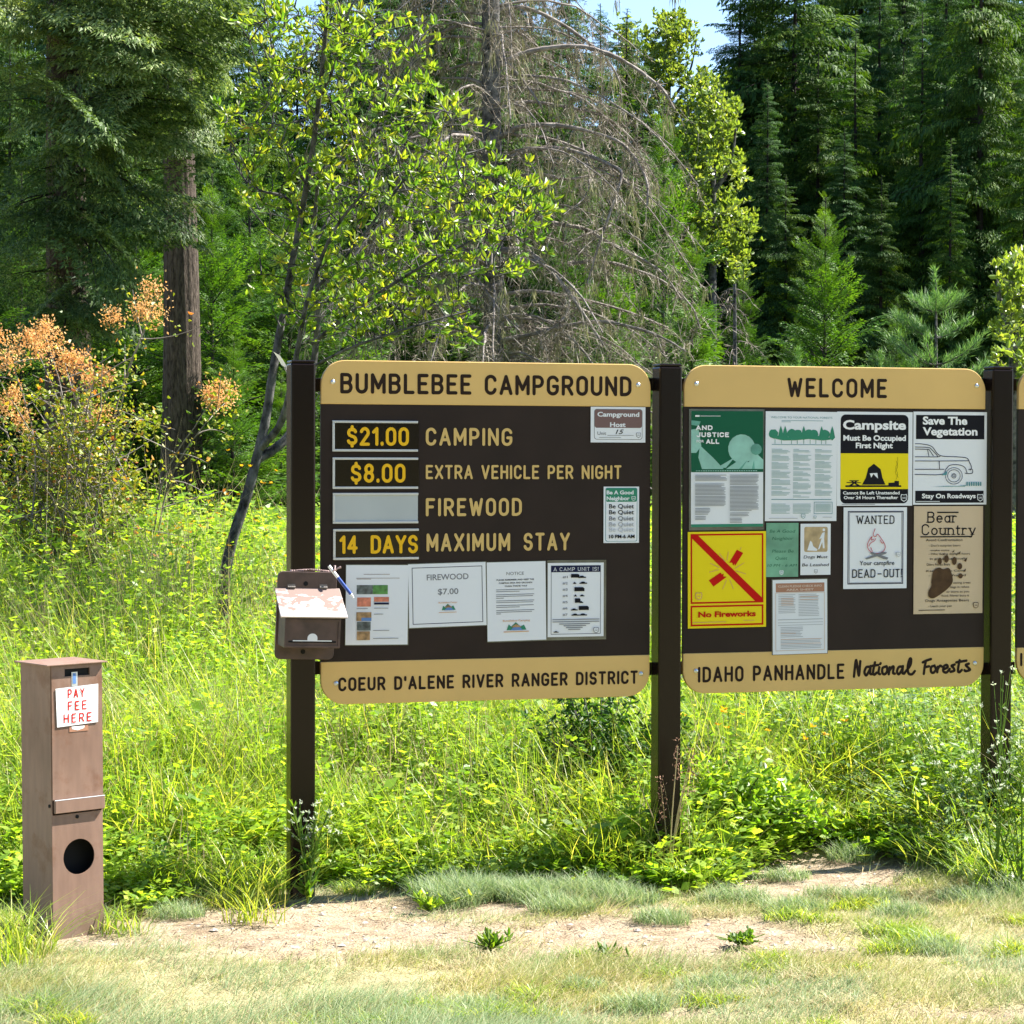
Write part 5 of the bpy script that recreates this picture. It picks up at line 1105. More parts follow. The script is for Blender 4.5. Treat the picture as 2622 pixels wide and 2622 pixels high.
# drooping dead larch
def dead_larch():
    rng = np.random.default_rng(61); Y = 24.0; X = xat(928, Y); base = np.array([X, Y, float(gz(X, Y))])
    root = empty('dead_larch_tree', tuple(base), 'grey-brown dead conifer with arching bare branches and hanging lichen behind the fee board', 'tree')
    trunk_geo(9, .115, .07, 20, .0, None, .3, 80, .03).obj('trunk', 'bark_grey', root)
    z4 = lambda x, y, dy=0: P(800+.4658*x, .4658*y, Y+dy)-base
    arcs = [([(1000,370),(1150,300),(1300,265),(1500,260),(1700,330),(1850,430),(1932,500),(1990,600)], -.5, .026), ([(1000,760),(1060,740),(1150,695),(1350,690),(1550,730),(1700,790),(1790,900),(1840,1010),(1840,1130)], -.7, .024),
            ([(1010,880),(1180,830),(1330,815),(1500,850),(1640,910),(1700,960),(1650,1130),(1580,1330),(1510,1560)], -1.0, .022), ([(980,1400),(1040,1380),(1170,1380),(1300,1480),(1400,1600),(1500,1740),(1600,1900)], -.9, .030),
            ([(1000,1900),(1060,1870),(1250,1830),(1400,1790),(1600,1770),(1800,1810),(1932,1860),(2050,1930)], -.8, .024), ([(1010,280),(1120,400),(1200,500),(1262,592)], -.3, .018), ([(890,1520),(960,1610),(1040,1720),(1135,1815)], -1.2, .016),
            ([(1000,60),(1080,42),(1180,45),(1330,110),(1470,200),(1600,310),(1680,430),(1700,560)], .2, .020), ([(1000,1160),(1200,1190),(1340,1230),(1500,1260),(1640,1340),(1800,1420),(1932,1510),(2030,1650)], -.4, .022),
            ([(1400,1450),(1560,1440),(1700,1460),(1932,1550),(2080,1680),(2130,1800)], -.2, .018), ([(960,470),(880,440),(800,430),(700,430)], .1, .020), ([(960,360),(900,345),(800,365),(680,410)], .4, .018),
            ([(1000,990),(1240,960),(1400,985),(1560,960),(1700,960)], .6, .016), ([(980,1880),(900,1800),(760,1830),(600,1900)], .2, .02), ([(1480,780),(1520,960),(1500,1080),(1380,1180)], -.9, .010), ([(1640,1240),(1500,1290),(1380,1350)], -.6, .010),
            ([(1420,1640),(1380,1750),(1250,1850)], -.7, .011), ([(1000,600),(1180,560),(1400,590),(1600,640),(1750,760),(1800,850),(1850,1000)], .7, .016), ([(980,1640),(1200,1600),(1500,1650),(1750,1720),(1950,1800)], .4, .018)]
    paths = []
    for pts, dy, r in arcs:
        n = len(pts); p = np.array([z4(x, y, dy*i/(n-1)) for i, (x, y) in enumerate(pts)]); p = smooth_path(p, 5*n); paths.append((p, r))
    for i in range(150):                            # the rest of the crown all round
        z = rng.uniform(.4, 9.0); a = rng.uniform(0, 6.28); L = rng.uniform(1.2, 2.35)*(1.0 if z < 5 else .85)*min(1, .62+z*.5)
        d = np.array([math.cos(a), math.sin(a), 0]); t = np.linspace(0, 1, 12)
        rise = rng.uniform(.15, .5); fall = rng.uniform(.7, 1.5)
        p = np.array([0, 0, z]) + d*(L*t[:, None]) + np.array([0, 0, 1.])*(rise*t-fall*t**2.4)[:, None] + np.cumsum(rng.normal(0, .012, (12, 3)), 0)
        paths.append((p, rng.uniform(.008, .016)))
    gb = Geo(); gt = Geo(); gl = Geo()
    for j, (p, r) in enumerate(paths):
        gb.tube(p, np.linspace(r*1.3, r*.4, len(p))*(1+.12*rng.normal(size=len(p))), 5, 0, True)
        if j in (5, 6): continue
        ln = np.linalg.norm(np.diff(p, axis=0), axis=1).sum(); n = int(ln*(27 if j < 19 else 15))
        idx = rng.uniform(.12, 1, n)*(len(p)-1.001); i0 = idx.astype(int); f = (idx-i0)[:, None]; q = p[i0]*(1-f)+p[i0+1]*f
        for b in q:                                 # hanging twiglets with side twigs
            L = rng.uniform(.12, .62)*rng.uniform(.5, 1); k = max(4, int(L/.07)); d = unit(np.array([rng.normal(0, .55), rng.normal(0, .55), rng.uniform(-1, .15)]))
            s = np.linspace(0, 1, k); path = b + d*L*s[:, None] + np.array([0, 0, -1])*(s**1.6*L*.55)[:, None]
            seg = path[1:]-path[:-1]; sl_ = np.linalg.norm(seg, axis=1); D = seg/sl_[:, None]
            gt.quads(cards(path[:-1], D, side(rng, D), sl_*1.3, np.full(k-1, .008), .5), 0, rng.uniform(0, .9, k-1))
            m = k*5; bi = rng.integers(0, k, m); D = unit(np.stack([rng.normal(0, 1, m), rng.normal(0, 1, m), rng.uniform(-1.3, .6, m)], 1))
            gt.quads(tcards(path[bi]+rng.normal(0, .01, (m, 3)), D, side(rng, D), rng.uniform(.03, .12, m), rng.uniform(.004, .009, m)), 0, rng.uniform(0, .92, m))
            if rng.random() < .10:
                m = 12; c = path[-1]; D = unit(np.stack([rng.normal(0, .22, m), rng.normal(0, .22, m), -np.ones(m)], 1))
                gl.quads(cards(c+rng.normal(0, .018, (m, 3)), D, side(rng, D), rng.uniform(.08, .26, m), rng.uniform(.006, .016, m), .3), 0, rng.random(m))
    gb.obj('branches', 'twig_grey', root); gt.obj('dead_twigs', 'twigs_dead', root, kind='stuff'); gl.obj('lichen', 'lichen', root, kind='stuff')
dead_larch()
# small dead brown tree
def small_dead():
    rng = np.random.default_rng(62); Y = 33; X = xat(1383, Y); base = np.array([X, Y, float(gz(X, Y))]); H = height_to(535, Y, X)
    root = empty('dead_sapling_tree', tuple(base), 'small dead brown conifer above the left end of the welcome board', 'tree')
    trunk_geo(H, .05, .02, 8).obj('trunk', 'bark_grey', root); g = Geo()
    for i in range(60):
        z = rng.uniform(.6, H); a = rng.uniform(0, 6.28); L = rng.uniform(.25, .6)*(1.25-z/H*.7); d = np.array([math.cos(a), math.sin(a), 0]); t = np.linspace(0, 1, 6)
        p = np.array([0, 0, z]) + d*(L*t[:, None]) + np.array([0, 0, 1.])*(.1*t-.3*t**2)[:, None]; g.tube(p, np.linspace(.008, .003, 6), 3, 1, False)
        m = 26; q = p[rng.integers(1, 6, m)]; D = unit(np.stack([rng.normal(0, 1, m), rng.normal(0, 1, m), rng.uniform(-1.4, .3, m)], 1)); g.quads(cards(q, D, side(rng, D), rng.uniform(.05, .17, m), rng.uniform(.006, .012, m)), 0, rng.uniform(0, .6, m))
    g.obj('crown', ['twigs_dead', 'twig_grey'], root)
small_dead()

# ------------------------------------------------------------------ broadleaf trees
def broadleaf(name, label, cat, base, stems, blobs, ntips, leafm, lsize, seed, bark='bark_grey', per=(7, 12), wratio=.36, dY=.8, twig=.55, ragged=0.0):
    rng = np.random.default_rng(seed); root = empty(name, tuple(base), label, cat); g = Geo(); nodes = []
    for pts, r0, r1 in stems:
        p = smooth_path([np.asarray(q)-base for q in pts], 8*len(pts)); k = len(p)
        g.tube(p, np.linspace(r0, r1, k)*(1+.04*rng.normal(size=k)), 10 if r0 > .02 else 6); nodes += list(p[k//4:])
    nodes = np.array(nodes); gl = Geo(); gt = Geo(); wts = np.array([b[2]*b[3] for b in blobs], float); wts /= wts.sum()
    for _ in range(ntips):
        cx, cy, rx, ry = blobs[rng.choice(len(blobs), p=wts)][:4]
        while True:
            u = rng.uniform(-1, 1, 3)
            if (u**2).sum() < 1: break
        u = u*(1+(rng.random() < .3)*rng.uniform(0, ragged)*1.6)
        tip = PD(cx+u[0]*rx, cy+u[1]*ry, base[1]+u[2]*dY)-base
        dist = np.linalg.norm(nodes-tip, axis=1) + .8*np.clip(nodes[:, 2]-tip[2]+.05, 0, 9); near = nodes[np.argsort(dist)[rng.integers(0, 3)]]
        v = tip-near; L = np.linalg.norm(v)
        if L > twig: near = tip - v/L*twig*rng.uniform(.7, 1); v = tip-near
        mid = near+v*.5+np.array([0, 0, .06*L])+rng.normal(0, .02, 3); path = smooth_path([near, mid, tip], 8); gt.tube(path, np.linspace(.0045, .0018, 8), 4, 0, False)
        n = rng.integers(*per); t = np.concatenate([rng.uniform(.35, 1, n//2), np.full(n-n//2, .97)]); i = np.clip((t*7).astype(int), 0, 6); b = path[i]+(path[i+1]-path[i])*rng.random((n, 1))
        d = unit(rdirs(rng, n, -25, 60) + unit(v)*.7); U = side(rng, d, .8); s = lsize*rng.uniform(.65, 1.2, n)
        tone = rng.uniform(0, 1)*.45; leaves(gl, b, d, U, s, s*wratio, 0, np.clip(tone+rng.uniform(0, .6, n)*rng.uniform(.5, 1, n), 0, 1))
        nodes = np.vstack([nodes, path[4:6]])
    g.obj('stems', bark, root); gt.obj('twigs', bark, root); gl.obj('leaves', leafm, root, kind='stuff'); return root
Yw = 14.0
z3 = lambda x, y, dy=0: P(.4658*x, .4658*y, Yw+dy)
base = P(572, 1500, Yw); base[2] = float(gz(base[0], Yw))
main = [base, P(577, 1472, Yw), P(638, 1248, Yw), P(678, 1086, Yw), P(699, 950, Yw), P(733, 760, Yw+.1), P(760, 610, Yw+.1), P(797, 407, Yw), P(822, 203, Yw-.1), P(835, 60, Yw-.2), P(838, -40, Yw-.2)]
stems = [(main, .036, .009), ([P(655, 1180, Yw), P(735, 1120, Yw+.1), P(790, 1000, Yw+.2), P(815, 800, Yw+.2), P(805, 600, Yw+.1), P(815, 450, Yw)], .030, .010),
         ([P(665, 1150, Yw), P(715, 1090, Yw-.1), P(740, 1010, Yw-.2), P(765, 880, Yw-.3), P(790, 760, Yw-.4), P(850, 600, Yw-.5), P(940, 480, Yw-.6)], .024, .007),
         ([z3(1665, 1170), z3(1560, 1080), z3(1440, 1050), z3(1340, 980, .1), z3(1260, 820, .2)], .011, .004), ([z3(1690, 1020), z3(1620, 900), z3(1560, 700, .3), z3(1540, 500, .3), z3(1450, 20, .4)], .012, .005),
         ([z3(1770, 520), z3(1860, 300, -.3), z3(1920, 60, -.4), z3(2000, -60, -.4)], .010, .005),
         ([P(800, 880, Yw), P(900, 800, Yw-.2), P(1050, 700, Yw-.3), P(1200, 620, Yw-.3), P(1340, 560, Yw-.3)], .014, .004), ([P(790, 760, Yw), P(900, 640, Yw), P(1020, 480, Yw+.1), P(1120, 330, Yw+.1)], .012, .004),
         ([P(810, 620, Yw), P(900, 450, Yw+.3), P(980, 300, Yw+.4), P(1060, 150, Yw+.4)], .012, .004), ([P(780, 950, Yw), P(900, 890, Yw-.4), P(1080, 830, Yw-.5), P(1220, 790, Yw-.4)], .011, .004)]
broadleaf('leafy_tree', 'leaning grey-stemmed tree with yellow-green oval leaves above the left half of the fee board', 'tree', base, stems,
          [(600, 60, 120, 90), (520, 30, 90, 40), (720, 60, 120, 60), (520, 200, 100, 90), (460, 260, 55, 60), (660, 190, 130, 90), (800, 190, 90, 80), (600, 330, 140, 90), (760, 330, 150, 100), (900, 330, 120, 80), (980, 400, 75, 80), (700, 460, 150, 80), (860, 450, 130, 80),
           (620, 560, 130, 80), (760, 560, 130, 60), (860, 640, 45, 30), (985, 510, 35, 28), (1020, 400, 35, 35), (480, 360, 50, 60), (540, 470, 60, 60), (680, 620, 120, 35)], 1020, 'leaf_willow', .057, 71, bark='bark_alder', wratio=.38, ragged=.30)
# background deciduous trees
def bgtree(label, xD, Y, topD, botD, rx, leafm, n, ls, seed, trunkD=None, name='poplar_tree'):
    X = xat(xD, Y); b = np.array([X, Y, float(gz(X, Y))]); st = [([b, PD(xD, (topD+botD)/2+60, Y), PD(xD+6, topD+25, Y)], .10, .02)]
    for s in (-1, 1): st.append(([PD(xD, (topD+botD)/2+40, Y), PD(xD+s*rx*.4, (topD+botD)/2-20, Y), PD(xD+s*rx*.55, topD+50, Y)], .05, .015))
    h = botD-topD; rb = np.random.default_rng(seed+100); bl = [(xD+rx*rb.uniform(-.65, .65)*min(1, .35+f), topD+h*f, rx*rb.uniform(.28, .5), h*rb.uniform(.07, .13)) for f in np.linspace(.06, .97, 26)]
    broadleaf(name, label, 'tree', b, st, bl, n, leafm, ls, seed, 'bark_grey', (8, 14), .6, 1.4, .7, ragged=.45)
bgtree('round-topped thin-leaved poplar against the open sky', 1262, 70, 25, 290, 95, 'leaf_pale', 900, .13, 81)
bgtree('yellow-green poplar lit by the sun left of the dark firs', 1345, 46, 150, 500, 85, 'leaf_pale', 1100, .11, 82)
bgtree('thin poplar peeking up at the left end of the sky strip', 1185, 74, 40, 330, 42, 'leaf_pale', 320, .13, 84)
bgtree('bright shrub with pale round leaves at the right edge above the last post', 1915, 26, 480, 720, 62, 'leaf_pale', 300, .085, 83, name='leafy_shrub')

# orange-plumed bush at left
def plume_bush():
    Yb = 15.0; rng = np.random.default_rng(91); base = PD(150, 1080, Yb); base[2] = float(gz(base[0], Yb)); root = empty('plumed_bush', tuple(base), 'tangled bush of grey twigs with yellowing leaves and orange-tan seed plumes at left', 'bush')
    g = Geo(); tw = []
    tips = [(60, 650), (20, 690), (90, 620), (130, 690), (150, 780), (200, 720), (270, 600), (290, 560), (400, 755), (420, 745), (20, 750), (20, 840), (190, 790), (230, 740), (240, 800), (120, 850), (60, 900), (10, 950), (90, 760), (240, 880), (180, 960), (-30, 700), (-30, 850)]
    for tx, ty in tips + [(rng.uniform(-60, 260), rng.uniform(680, 990)) for _ in range(30)]:
        tip = PD(tx, ty, Yb+rng.uniform(-.6, .6))-base; b0 = np.array([rng.normal(0, .10) + tip[0]*.35, rng.normal(0, .3), 0]); mid = (b0+tip)/2+np.array([-.12*np.sign(tip[0]), 0, .22+.15*rng.random()]); p = smooth_path([b0, mid, tip], 14)
        p[1:] += np.cumsum(rng.normal(0, .006, (13, 3)), 0); g.tube(p, np.linspace(.009, .0025, 14), 5, 0, False); tw.append(p)
        for _ in range(5):
            i = rng.integers(4, 13); d = unit(np.array([rng.normal(0, .8)+.35*np.sign(tip[0]), rng.normal(0, .5), rng.uniform(-.35, .8)])); L = rng.uniform(.15, .5); t = np.linspace(0, 1, 7)[:, None]
            q = p[i]+d*L*t+np.array([0, 0, -.12])*t**2*rng.uniform(-1, 1.5); g.tube(q, np.linspace(.005, .0015, 7), 4, 0, False); tw.append(q)
    g.obj('twigs', 'twig_grey', root)
    gl = Geo(); n = 7600; ii = rng.integers(0, len(tw), n); b = np.array([tw[i][rng.integers(max(1, len(tw[i])//2), len(tw[i]))] for i in ii])+rng.normal(0, .045, (n, 3)); d = rdirs(rng, n, -40, 60); s = rng.uniform(.018, .042, n)
    leaves(gl, b, d, side(rng, d, .9), s, s*.75, 0, np.clip(rng.normal(.45, .27, n), 0, 1)); gl.obj('leaves', 'leaf_autumn', root, kind='stuff')
    for tx, ty in [(60, 640), (35, 665), (85, 625), (15, 690), (75, 665), (100, 650), (130, 680), (155, 690), (125, 700), (285, 555), (290, 600), (268, 592), (215, 605), (408, 760), (425, 748), (396, 750), (25, 750), (10, 775), (190, 790), (170, 720), (40, 800), (200, 715), (-5, 640), (125, 900)]:
        gp = Geo(); c = PD(tx, ty, Yb-.2+rng.uniform(-.3, .3))-base; s = rng.uniform(.045, .085); m = 240
        q = c+rng.normal(0, 1, (m, 3))*np.array([s*.62, s*.6, s*.62])+np.array([0, 0, s*.4]); D = rdirs(rng, m, -60, 90); gp.quads(cards(q, D, side(rng, D), rng.uniform(.012, .026, m), rng.uniform(.008, .015, m)), 0, rng.random(m)); gp.obj('plume', 'plume', root)
plume_bush()

leafmat('seed_pale', [(0, (.26, .20, .12)), (1, (.46, .38, .24))], .3, .7, .2, tcol=(1, 1, .9))
# ------------------------------------------------------------------ meadow, lawn and weeds
RM = np.random.default_rng(101)
def field(n, y0, y1, margin=.6, bias=1.0):
    y = y0+(y1-y0)*RM.random(n)**bias; hw = y*1311/FP+margin; x = RM.uniform(-1, 1, n)*hw; return x, y
# edge of the tall growth, metres in front of / behind the post line, by x
def edge(x): return np.interp(x, [-2.6, -1.6, -1.25, -.9, -.75, -.4, 0, .4, .8, 1.1, 1.35, 1.7, 2.2], [8.15, 8.3, 8.2, 8.55, 8.75, 8.75, 8.7, 8.65, 8.75, 9.4, 9.5, 8.85, 8.3]) + .10*vnoise(x, x*0, 4, 6)
def growth(x, y):                                 # height of the growth: low at its edge, waist high further in
    d = y-edge(x); return np.clip(d/1.1, 0, 1)**.7*(.40+.12*vnoise(x, y, 1.5, 7)) + .32*np.clip((y-11)/3.5, 0, 1)*np.clip((27-y)/9, .12, 1) + .06 + .34*np.clip((-.9-x)/1.0, 0, 1)*np.clip((y-11.5)/2.5, 0, 1)*(y < 17) + .05*vnoise(x, y, 4, 17)*np.clip(d, 0, 1)
def herbs(name, label, mat, n, y0, y1, nl, ls, spread, keep=None, hs=1.0, bias=1.0, wr=.6, tri=False):
    x, y = field(n, y0, y1, bias=bias); d = y-edge(x); ok = d > 0
    if keep is not None: ok &= keep(x, y)
    x, y = x[ok], y[ok]; N = len(x); h = growth(x, y)*RM.uniform(.55, 1.15, N)*hs; z = gz(x, y)
    t = RM.uniform(.18, 1, (N, nl))**.75; az = RM.uniform(0, 6.28, (N, nl)); r = spread*RM.random((N, nl))*(1.15-.6*t)
    lx, ly = RM.normal(0, .16, (2, N, 1))*h[:, None]*t
    px = x[:, None]+lx+r*np.cos(az); py = y[:, None]+ly+r*np.sin(az); pz = z[:, None]+h[:, None]*t
    Pb = np.stack([px, py, pz], -1).reshape(-1, 3); a = az.ravel()+RM.normal(0, .7, N*nl); e = RM.uniform(-.25, .6, N*nl)
    D = np.stack([np.cos(a)*np.cos(e), np.sin(a)*np.cos(e), np.sin(e)], 1); sc_ = ls*np.repeat(np.clip(.75+.05*y, 1, 2.2), nl)*RM.uniform(.6, 1.25, N*nl)
    g = Geo(); tone = np.repeat(RM.uniform(0, .5, N), nl)+RM.uniform(0, .5, N*nl)
    U = side(RM, D, .5); g.quads(tcards(Pb, D, U, sc_*1.1, sc_*wr*1.15) if tri else cards(Pb, D, U, sc_, sc_*wr, .5), 0, tone)
    top = np.stack([x+lx[:, 0]*1.2, y+ly[:, 0]*1.2, z+h], 1); b0 = np.stack([x, y, z], 1); D = unit(top-b0); g.quads(cards(b0, D, side(RM, D, .2), np.linalg.norm(top-b0, axis=1), np.full(N, .006), .5), 0, RM.random(N)*.5)
    return g.obj(name, mat, label=label, kind='stuff')
def blades(name, label, mat, x, y, h, wd, lean=.35, col=None, z=None, seg=3, az=None):
    N = len(x); z = gz(x, y) if z is None else z; a = RM.uniform(0, 6.28, N) if az is None else az; b = a+RM.normal(0, .5, N)+1.57
    ln = lean*RM.uniform(.2, 1.6, N)*h; U = np.stack([np.cos(b), np.sin(b), 0*b], 1); d = np.stack([np.cos(a), np.sin(a), 0*a], 1); base = np.stack([x, y, z-.005], 1)
    rows = []
    for s in np.linspace(0, 1, seg+1):
        p = base + d*(ln*s**1.8)[:, None]; p[:, 2] += h*s*(1-.18*s*lean); w2 = wd*(1-s**1.6)*.5*(.75+.5*s)+.0002
        rows.append(p-U*w2[:, None]); rows.append(p+U*w2[:, None])
    V = np.stack(rows, 1); i = np.arange(N)[:, None]*(2*seg+2); F = np.concatenate([i+np.array([[2*k, 2*k+1, 2*k+3, 2*k+2]]) for k in range(seg)])
    r = RM.random(N) if col is None else col; g = Geo(); g.add(V.reshape(-1, 3), F, 0, np.tile(r, seg)); return g.obj(name, mat, label=label, kind='stuff')
shrubzone = lambda x, y: blob(x, y, .55, 10.2, .75, .9) > 0
herbs('meadow_herbs', 'knee-high yellow-green leafy weeds close behind the boards and pay tube', 'herb', 5200, 8.1, 13.0, 26, .030, .07)
herbs('meadow_herbs_far', 'yellow-green leafy meadow further back towards the trees', 'herb', 8600, 12.5, 28, 24, .036, .12, bias=.85, tri=True)
herbs('green_weeds', 'darker green broad weeds mixed through the meadow', 'herb_green', 3600, 8.2, 24, 20, .036, .08, keep=lambda x, y: vnoise(x, y, 1.1, 9) > .05, hs=.95)
herbs('low_weeds', 'low round-leaved weeds along the edge of the path', 'herb_green', 2600, 8.1, 10.2, 16, .024, .06, keep=lambda x, y: (y-edge(x)) < .9, hs=.5, wr=.8)
x, y = field(30000, 8.2, 12.5); k = (y-edge(x) > -.02) & (vnoise(x, y, 1.6, 12) > -.25); x, y = x[k], y[k]
blades('tall_grass', 'tall bright green grass blades under and behind the boards', 'grass', x, y, growth(x, y)*RM.uniform(.7, 1.5, len(x)), np.full(len(x), .0055), .5)
x, y = field(8000, 12, 27); blades('far_tall_grass', 'grass blades standing among the far meadow weeds', 'grass', x, y, growth(x, y)*RM.uniform(.7, 1.25, len(x)), np.full(len(x), .012), .4)
x, y = field(2600, 8.6, 16); k = (y-edge(x) > .15); x, y = x[k], y[k]
blades('dry_stalks', 'pale dry grass stalks standing in the meadow', 'straw', x, y, growth(x, y)*RM.uniform(.9, 1.7, len(x)), np.full(len(x), .0035), .6)
def tufts(name, label, mat, centres, per, hh, rad, wd, lean=.8):
    X, Y, Hh = [], [], []
    centres = list(centres)
    for cx, cy, s in centres:
        n = int(per*s*s); a = RM.uniform(0, 6.28, n); r = rad*s*np.sqrt(RM.random(n)); X.append(cx+r*np.cos(a)); Y.append(cy+r*np.sin(a)*.7); Hh.append(hh*s*RM.uniform(.5, 1.15, n)*(1-.35*r/(rad*s)))
    x, y, h = map(np.concatenate, (X, Y, Hh)); return blades(name, label, mat, x, y, h, np.full(len(x), wd), lean)
def gp(xD, yD):                                   # ground point under a photo position
    d = ray(xD*1.3571, yD*1.3571); t = -EYE/d[2]; return d[0]*t, t
tufts('fescue_tufts', 'soft blue-green fine grass tufts along the bare path', 'grass_blue', [(*gp(*q), s) for q, s in (((865, 1690), 1.0), ((930, 1690), .8), ((1010, 1690), .8), ((1110, 1690), .9), ((1190, 1700), .7), ((1060, 1720), .7), ((1500, 1720), .7), ((1390, 1700), .7), ((1560, 1690), .5), ((1640, 1700), .6), ((1490, 1660), .5),
      ((1700, 1730), .6), ((1830, 1700), .7), ((380, 1700), .8), ((330, 1730), .6), ((1250, 1740), .6), ((1760, 1800), .6), ((1200, 1900), .6), ((900, 1900), .5), ((1100, 1860), .5), ((1340, 1860), .6))], 1500, .13, .17, .0022)
tufts('grass_tufts', 'bright upright grass clumps at the edge of the growth', 'grass', [(*gp(*q), s) for q, s in (((1010, 1640), 1.2), ((1060, 1640), .9), ((1140, 1660), 1.2), ((1180, 1640), 1.0), ((1265, 1650), .8), ((1300, 1680), .7), ((450, 1700), 1.0), ((390, 1680), .9), ((310, 1700), .8), ((480, 1740), .6), ((260, 1690), .9), ((230, 1760), .5), ((20, 1800), .9), ((5, 1830), .8),
      ((640, 1650), .9), ((700, 1640), 1.0), ((760, 1650), .7), ((1600, 1600), 1.1), ((1560, 1590), 1.0), ((1660, 1610), .9), ((1500, 1600), 1.2), ((1780, 1640), .9), ((1850, 1660), .9), ((1900, 1680), .9), ((1450, 1600), .9), ((540, 1670), .8))], 210, .30, .17, .005, .9)
def scat(n, y0, y1, cond):
    x, y = field(n, y0, y1, .1); k = cond(x, y); return [(a, b, RM.uniform(.35, 1.0)) for a, b in zip(x[k], y[k])]
tufts('edge_fescue', 'blue-green fine grass clumps along the foot of the growth', 'grass_blue', scat(60, 8.0, 9.6, lambda x, y: (np.abs(y-edge(x)+.12) < .22)), 520, .14, .12, .0024, .9)
tufts('lawn_clumps', 'coarser bright grass clumps dotted over the lawn', 'grass', scat(260, 6.2, 8.9, lambda x, y: (dirtmask(x, y) < .45) & (y < edge(x)) & (vnoise(x, y, 1.3, 41) > -.1)), 230, .085, .10, .0042, 1.2)
tufts('straw_clumps', 'tufts of dry bleached grass around the bare dirt', 'straw', scat(300, 6.2, 9.2, lambda x, y: (dirtmask(x, y) < .6) & (y < edge(x)+.1) & (vnoise(x, y, 1.7, 43) > .0)), 150, .060, .10, .0032, 1.4)
x, y = field(9000, 8.5, 16); k = (y-edge(x) > .2) & (vnoise(x, y, .9, 45) > .12); x, y = x[k], y[k]
blades('seed_grass', 'patches of pinkish-tan seeding grass in the meadow', 'seed_pale', x, y, growth(x, y)*RM.uniform(1.0, 1.35, len(x)), np.full(len(x), .005), .35)
# mown, thin lawn in front
def lawn():
    n = 330000; x, y = field(n, 6.2, 9.4, .3, 1.0); dm = dirtmask(x, y); pn = .5+.5*vnoise(x, y, 1.7, 21)+.25*vnoise(x, y, 5, 22)
    k = (RM.random(n) < (1-dm)**1.3*np.clip(.02+1.05*pn, .05, 1)) & (y < edge(x)+.4); x, y, pn = x[k], y[k], pn[k]
    u = RM.random(len(x)); dry = u < np.clip(.50-.35*pn, .15, .6); blue = (~dry) & (vnoise(x, y, 1.1, 23) > .12) & (RM.random(len(x)) < .8)
    for nm, lab, m, kk, h0 in (('lawn_grass', 'short patchy green lawn grass in the foreground', 'lawn', ~dry & ~blue, .042), ('lawn_fescue', 'short blue-green lawn grass patches in the foreground', 'grass_blue', blue, .046), ('dry_grass', 'short dry straw-coloured grass through the foreground lawn', 'straw', dry, .032)):
        X, Y = x[kk], y[kk]; blades(nm, lab, m, X, Y, h0*RM.uniform(.5, 1.6, len(X))*(.75+.55*np.clip(vnoise(X, Y, 2.3, 31)+.4, 0, 1.4)), np.full(len(X), .0030), 1.5, seg=1, az=RM.normal(.5, .9, len(X)))
    n = 30000; x, y = field(n, 6.2, 9.2, .3); dm = dirtmask(x, y); k = (dm > .2) & (RM.random(n) < .55); x, y = x[k], y[k]; a = RM.uniform(0, 6.28, len(x))
    g = Geo(); D = np.stack([np.cos(a), np.sin(a), RM.uniform(-.02, .25, len(x))], 1); g.quads(cards(np.stack([x, y, gz(x, y)-.008], 1), D, side(RM, D, .3), RM.uniform(.015, .06, len(x)), np.full(len(x), .0022)), 0, RM.random(len(x))); g.obj('straw_litter', 'straw', label='dead straw scattered over the bare dirt', kind='stuff')
leafmat('lawn', [(0, (.12, .20, .06)), (.5, (.23, .30, .11)), (1, (.42, .42, .24))], .35, .45, .4, patch=(1.3, 1.05, .8), pscale=2.2, tcol=(1.4, 1.4, .5))
lawn()
def litter():
    n = 5200; x, y = field(n, 6.2, 9.3, .2); k = (dirtmask(x, y) > .15) | (RM.random(n) < .25); x, y = x[k], y[k]; a = RM.uniform(0, 6.28, len(x)); g = Geo()
    D = np.stack([np.cos(a), np.sin(a), RM.uniform(-.05, .3, len(x))], 1); g.quads(cards(np.stack([x, y, gz(x, y)-.008], 1), D, side(RM, D, .3), RM.uniform(.008, .035, len(x)), RM.uniform(.002, .007, len(x))), 0, .5)
    g.obj('leaf_litter', 'litter', label='dark bits of bark, twig and dead leaf scattered over the bare ground', kind='stuff')
litter()
def pebbles():
    n = 4200; x, y = field(n, 6.3, 9.6, .2); k = dirtmask(x, y) > .35; x, y = x[k], y[k]; n = len(x); r = .0025+.013*RM.random(n)**4; g = Geo()
    ico = np.array([(0, 0, 1), (.9, 0, .3), (.3, .85, .35), (-.75, .5, .3), (-.7, -.55, .35), (.3, -.9, .3)]); F = np.array([(0, 1, 2), (0, 2, 3), (0, 3, 4), (0, 4, 5), (0, 5, 1)])
    S = RM.uniform(.6, 1.4, (n, 1, 3)); V = ico[None]*S*r[:, None, None]; a = RM.uniform(0, 6.28, n); c, s = np.cos(a), np.sin(a); X = V[..., 0]*c[:, None]-V[..., 1]*s[:, None]; Yy = V[..., 0]*s[:, None]+V[..., 1]*c[:, None]
    V = np.stack([X+x[:, None], Yy+y[:, None], V[..., 2]*.7+(gz(x, y)-.013)[:, None]], -1); g.add(V.reshape(-1, 3), (F[None]+np.arange(n)[:, None, None]*6).reshape(-1, 3)); g.obj('pebbles', 'pebble', label='small grey and tan pebbles scattered on the dirt', kind='stuff')
pebbles()
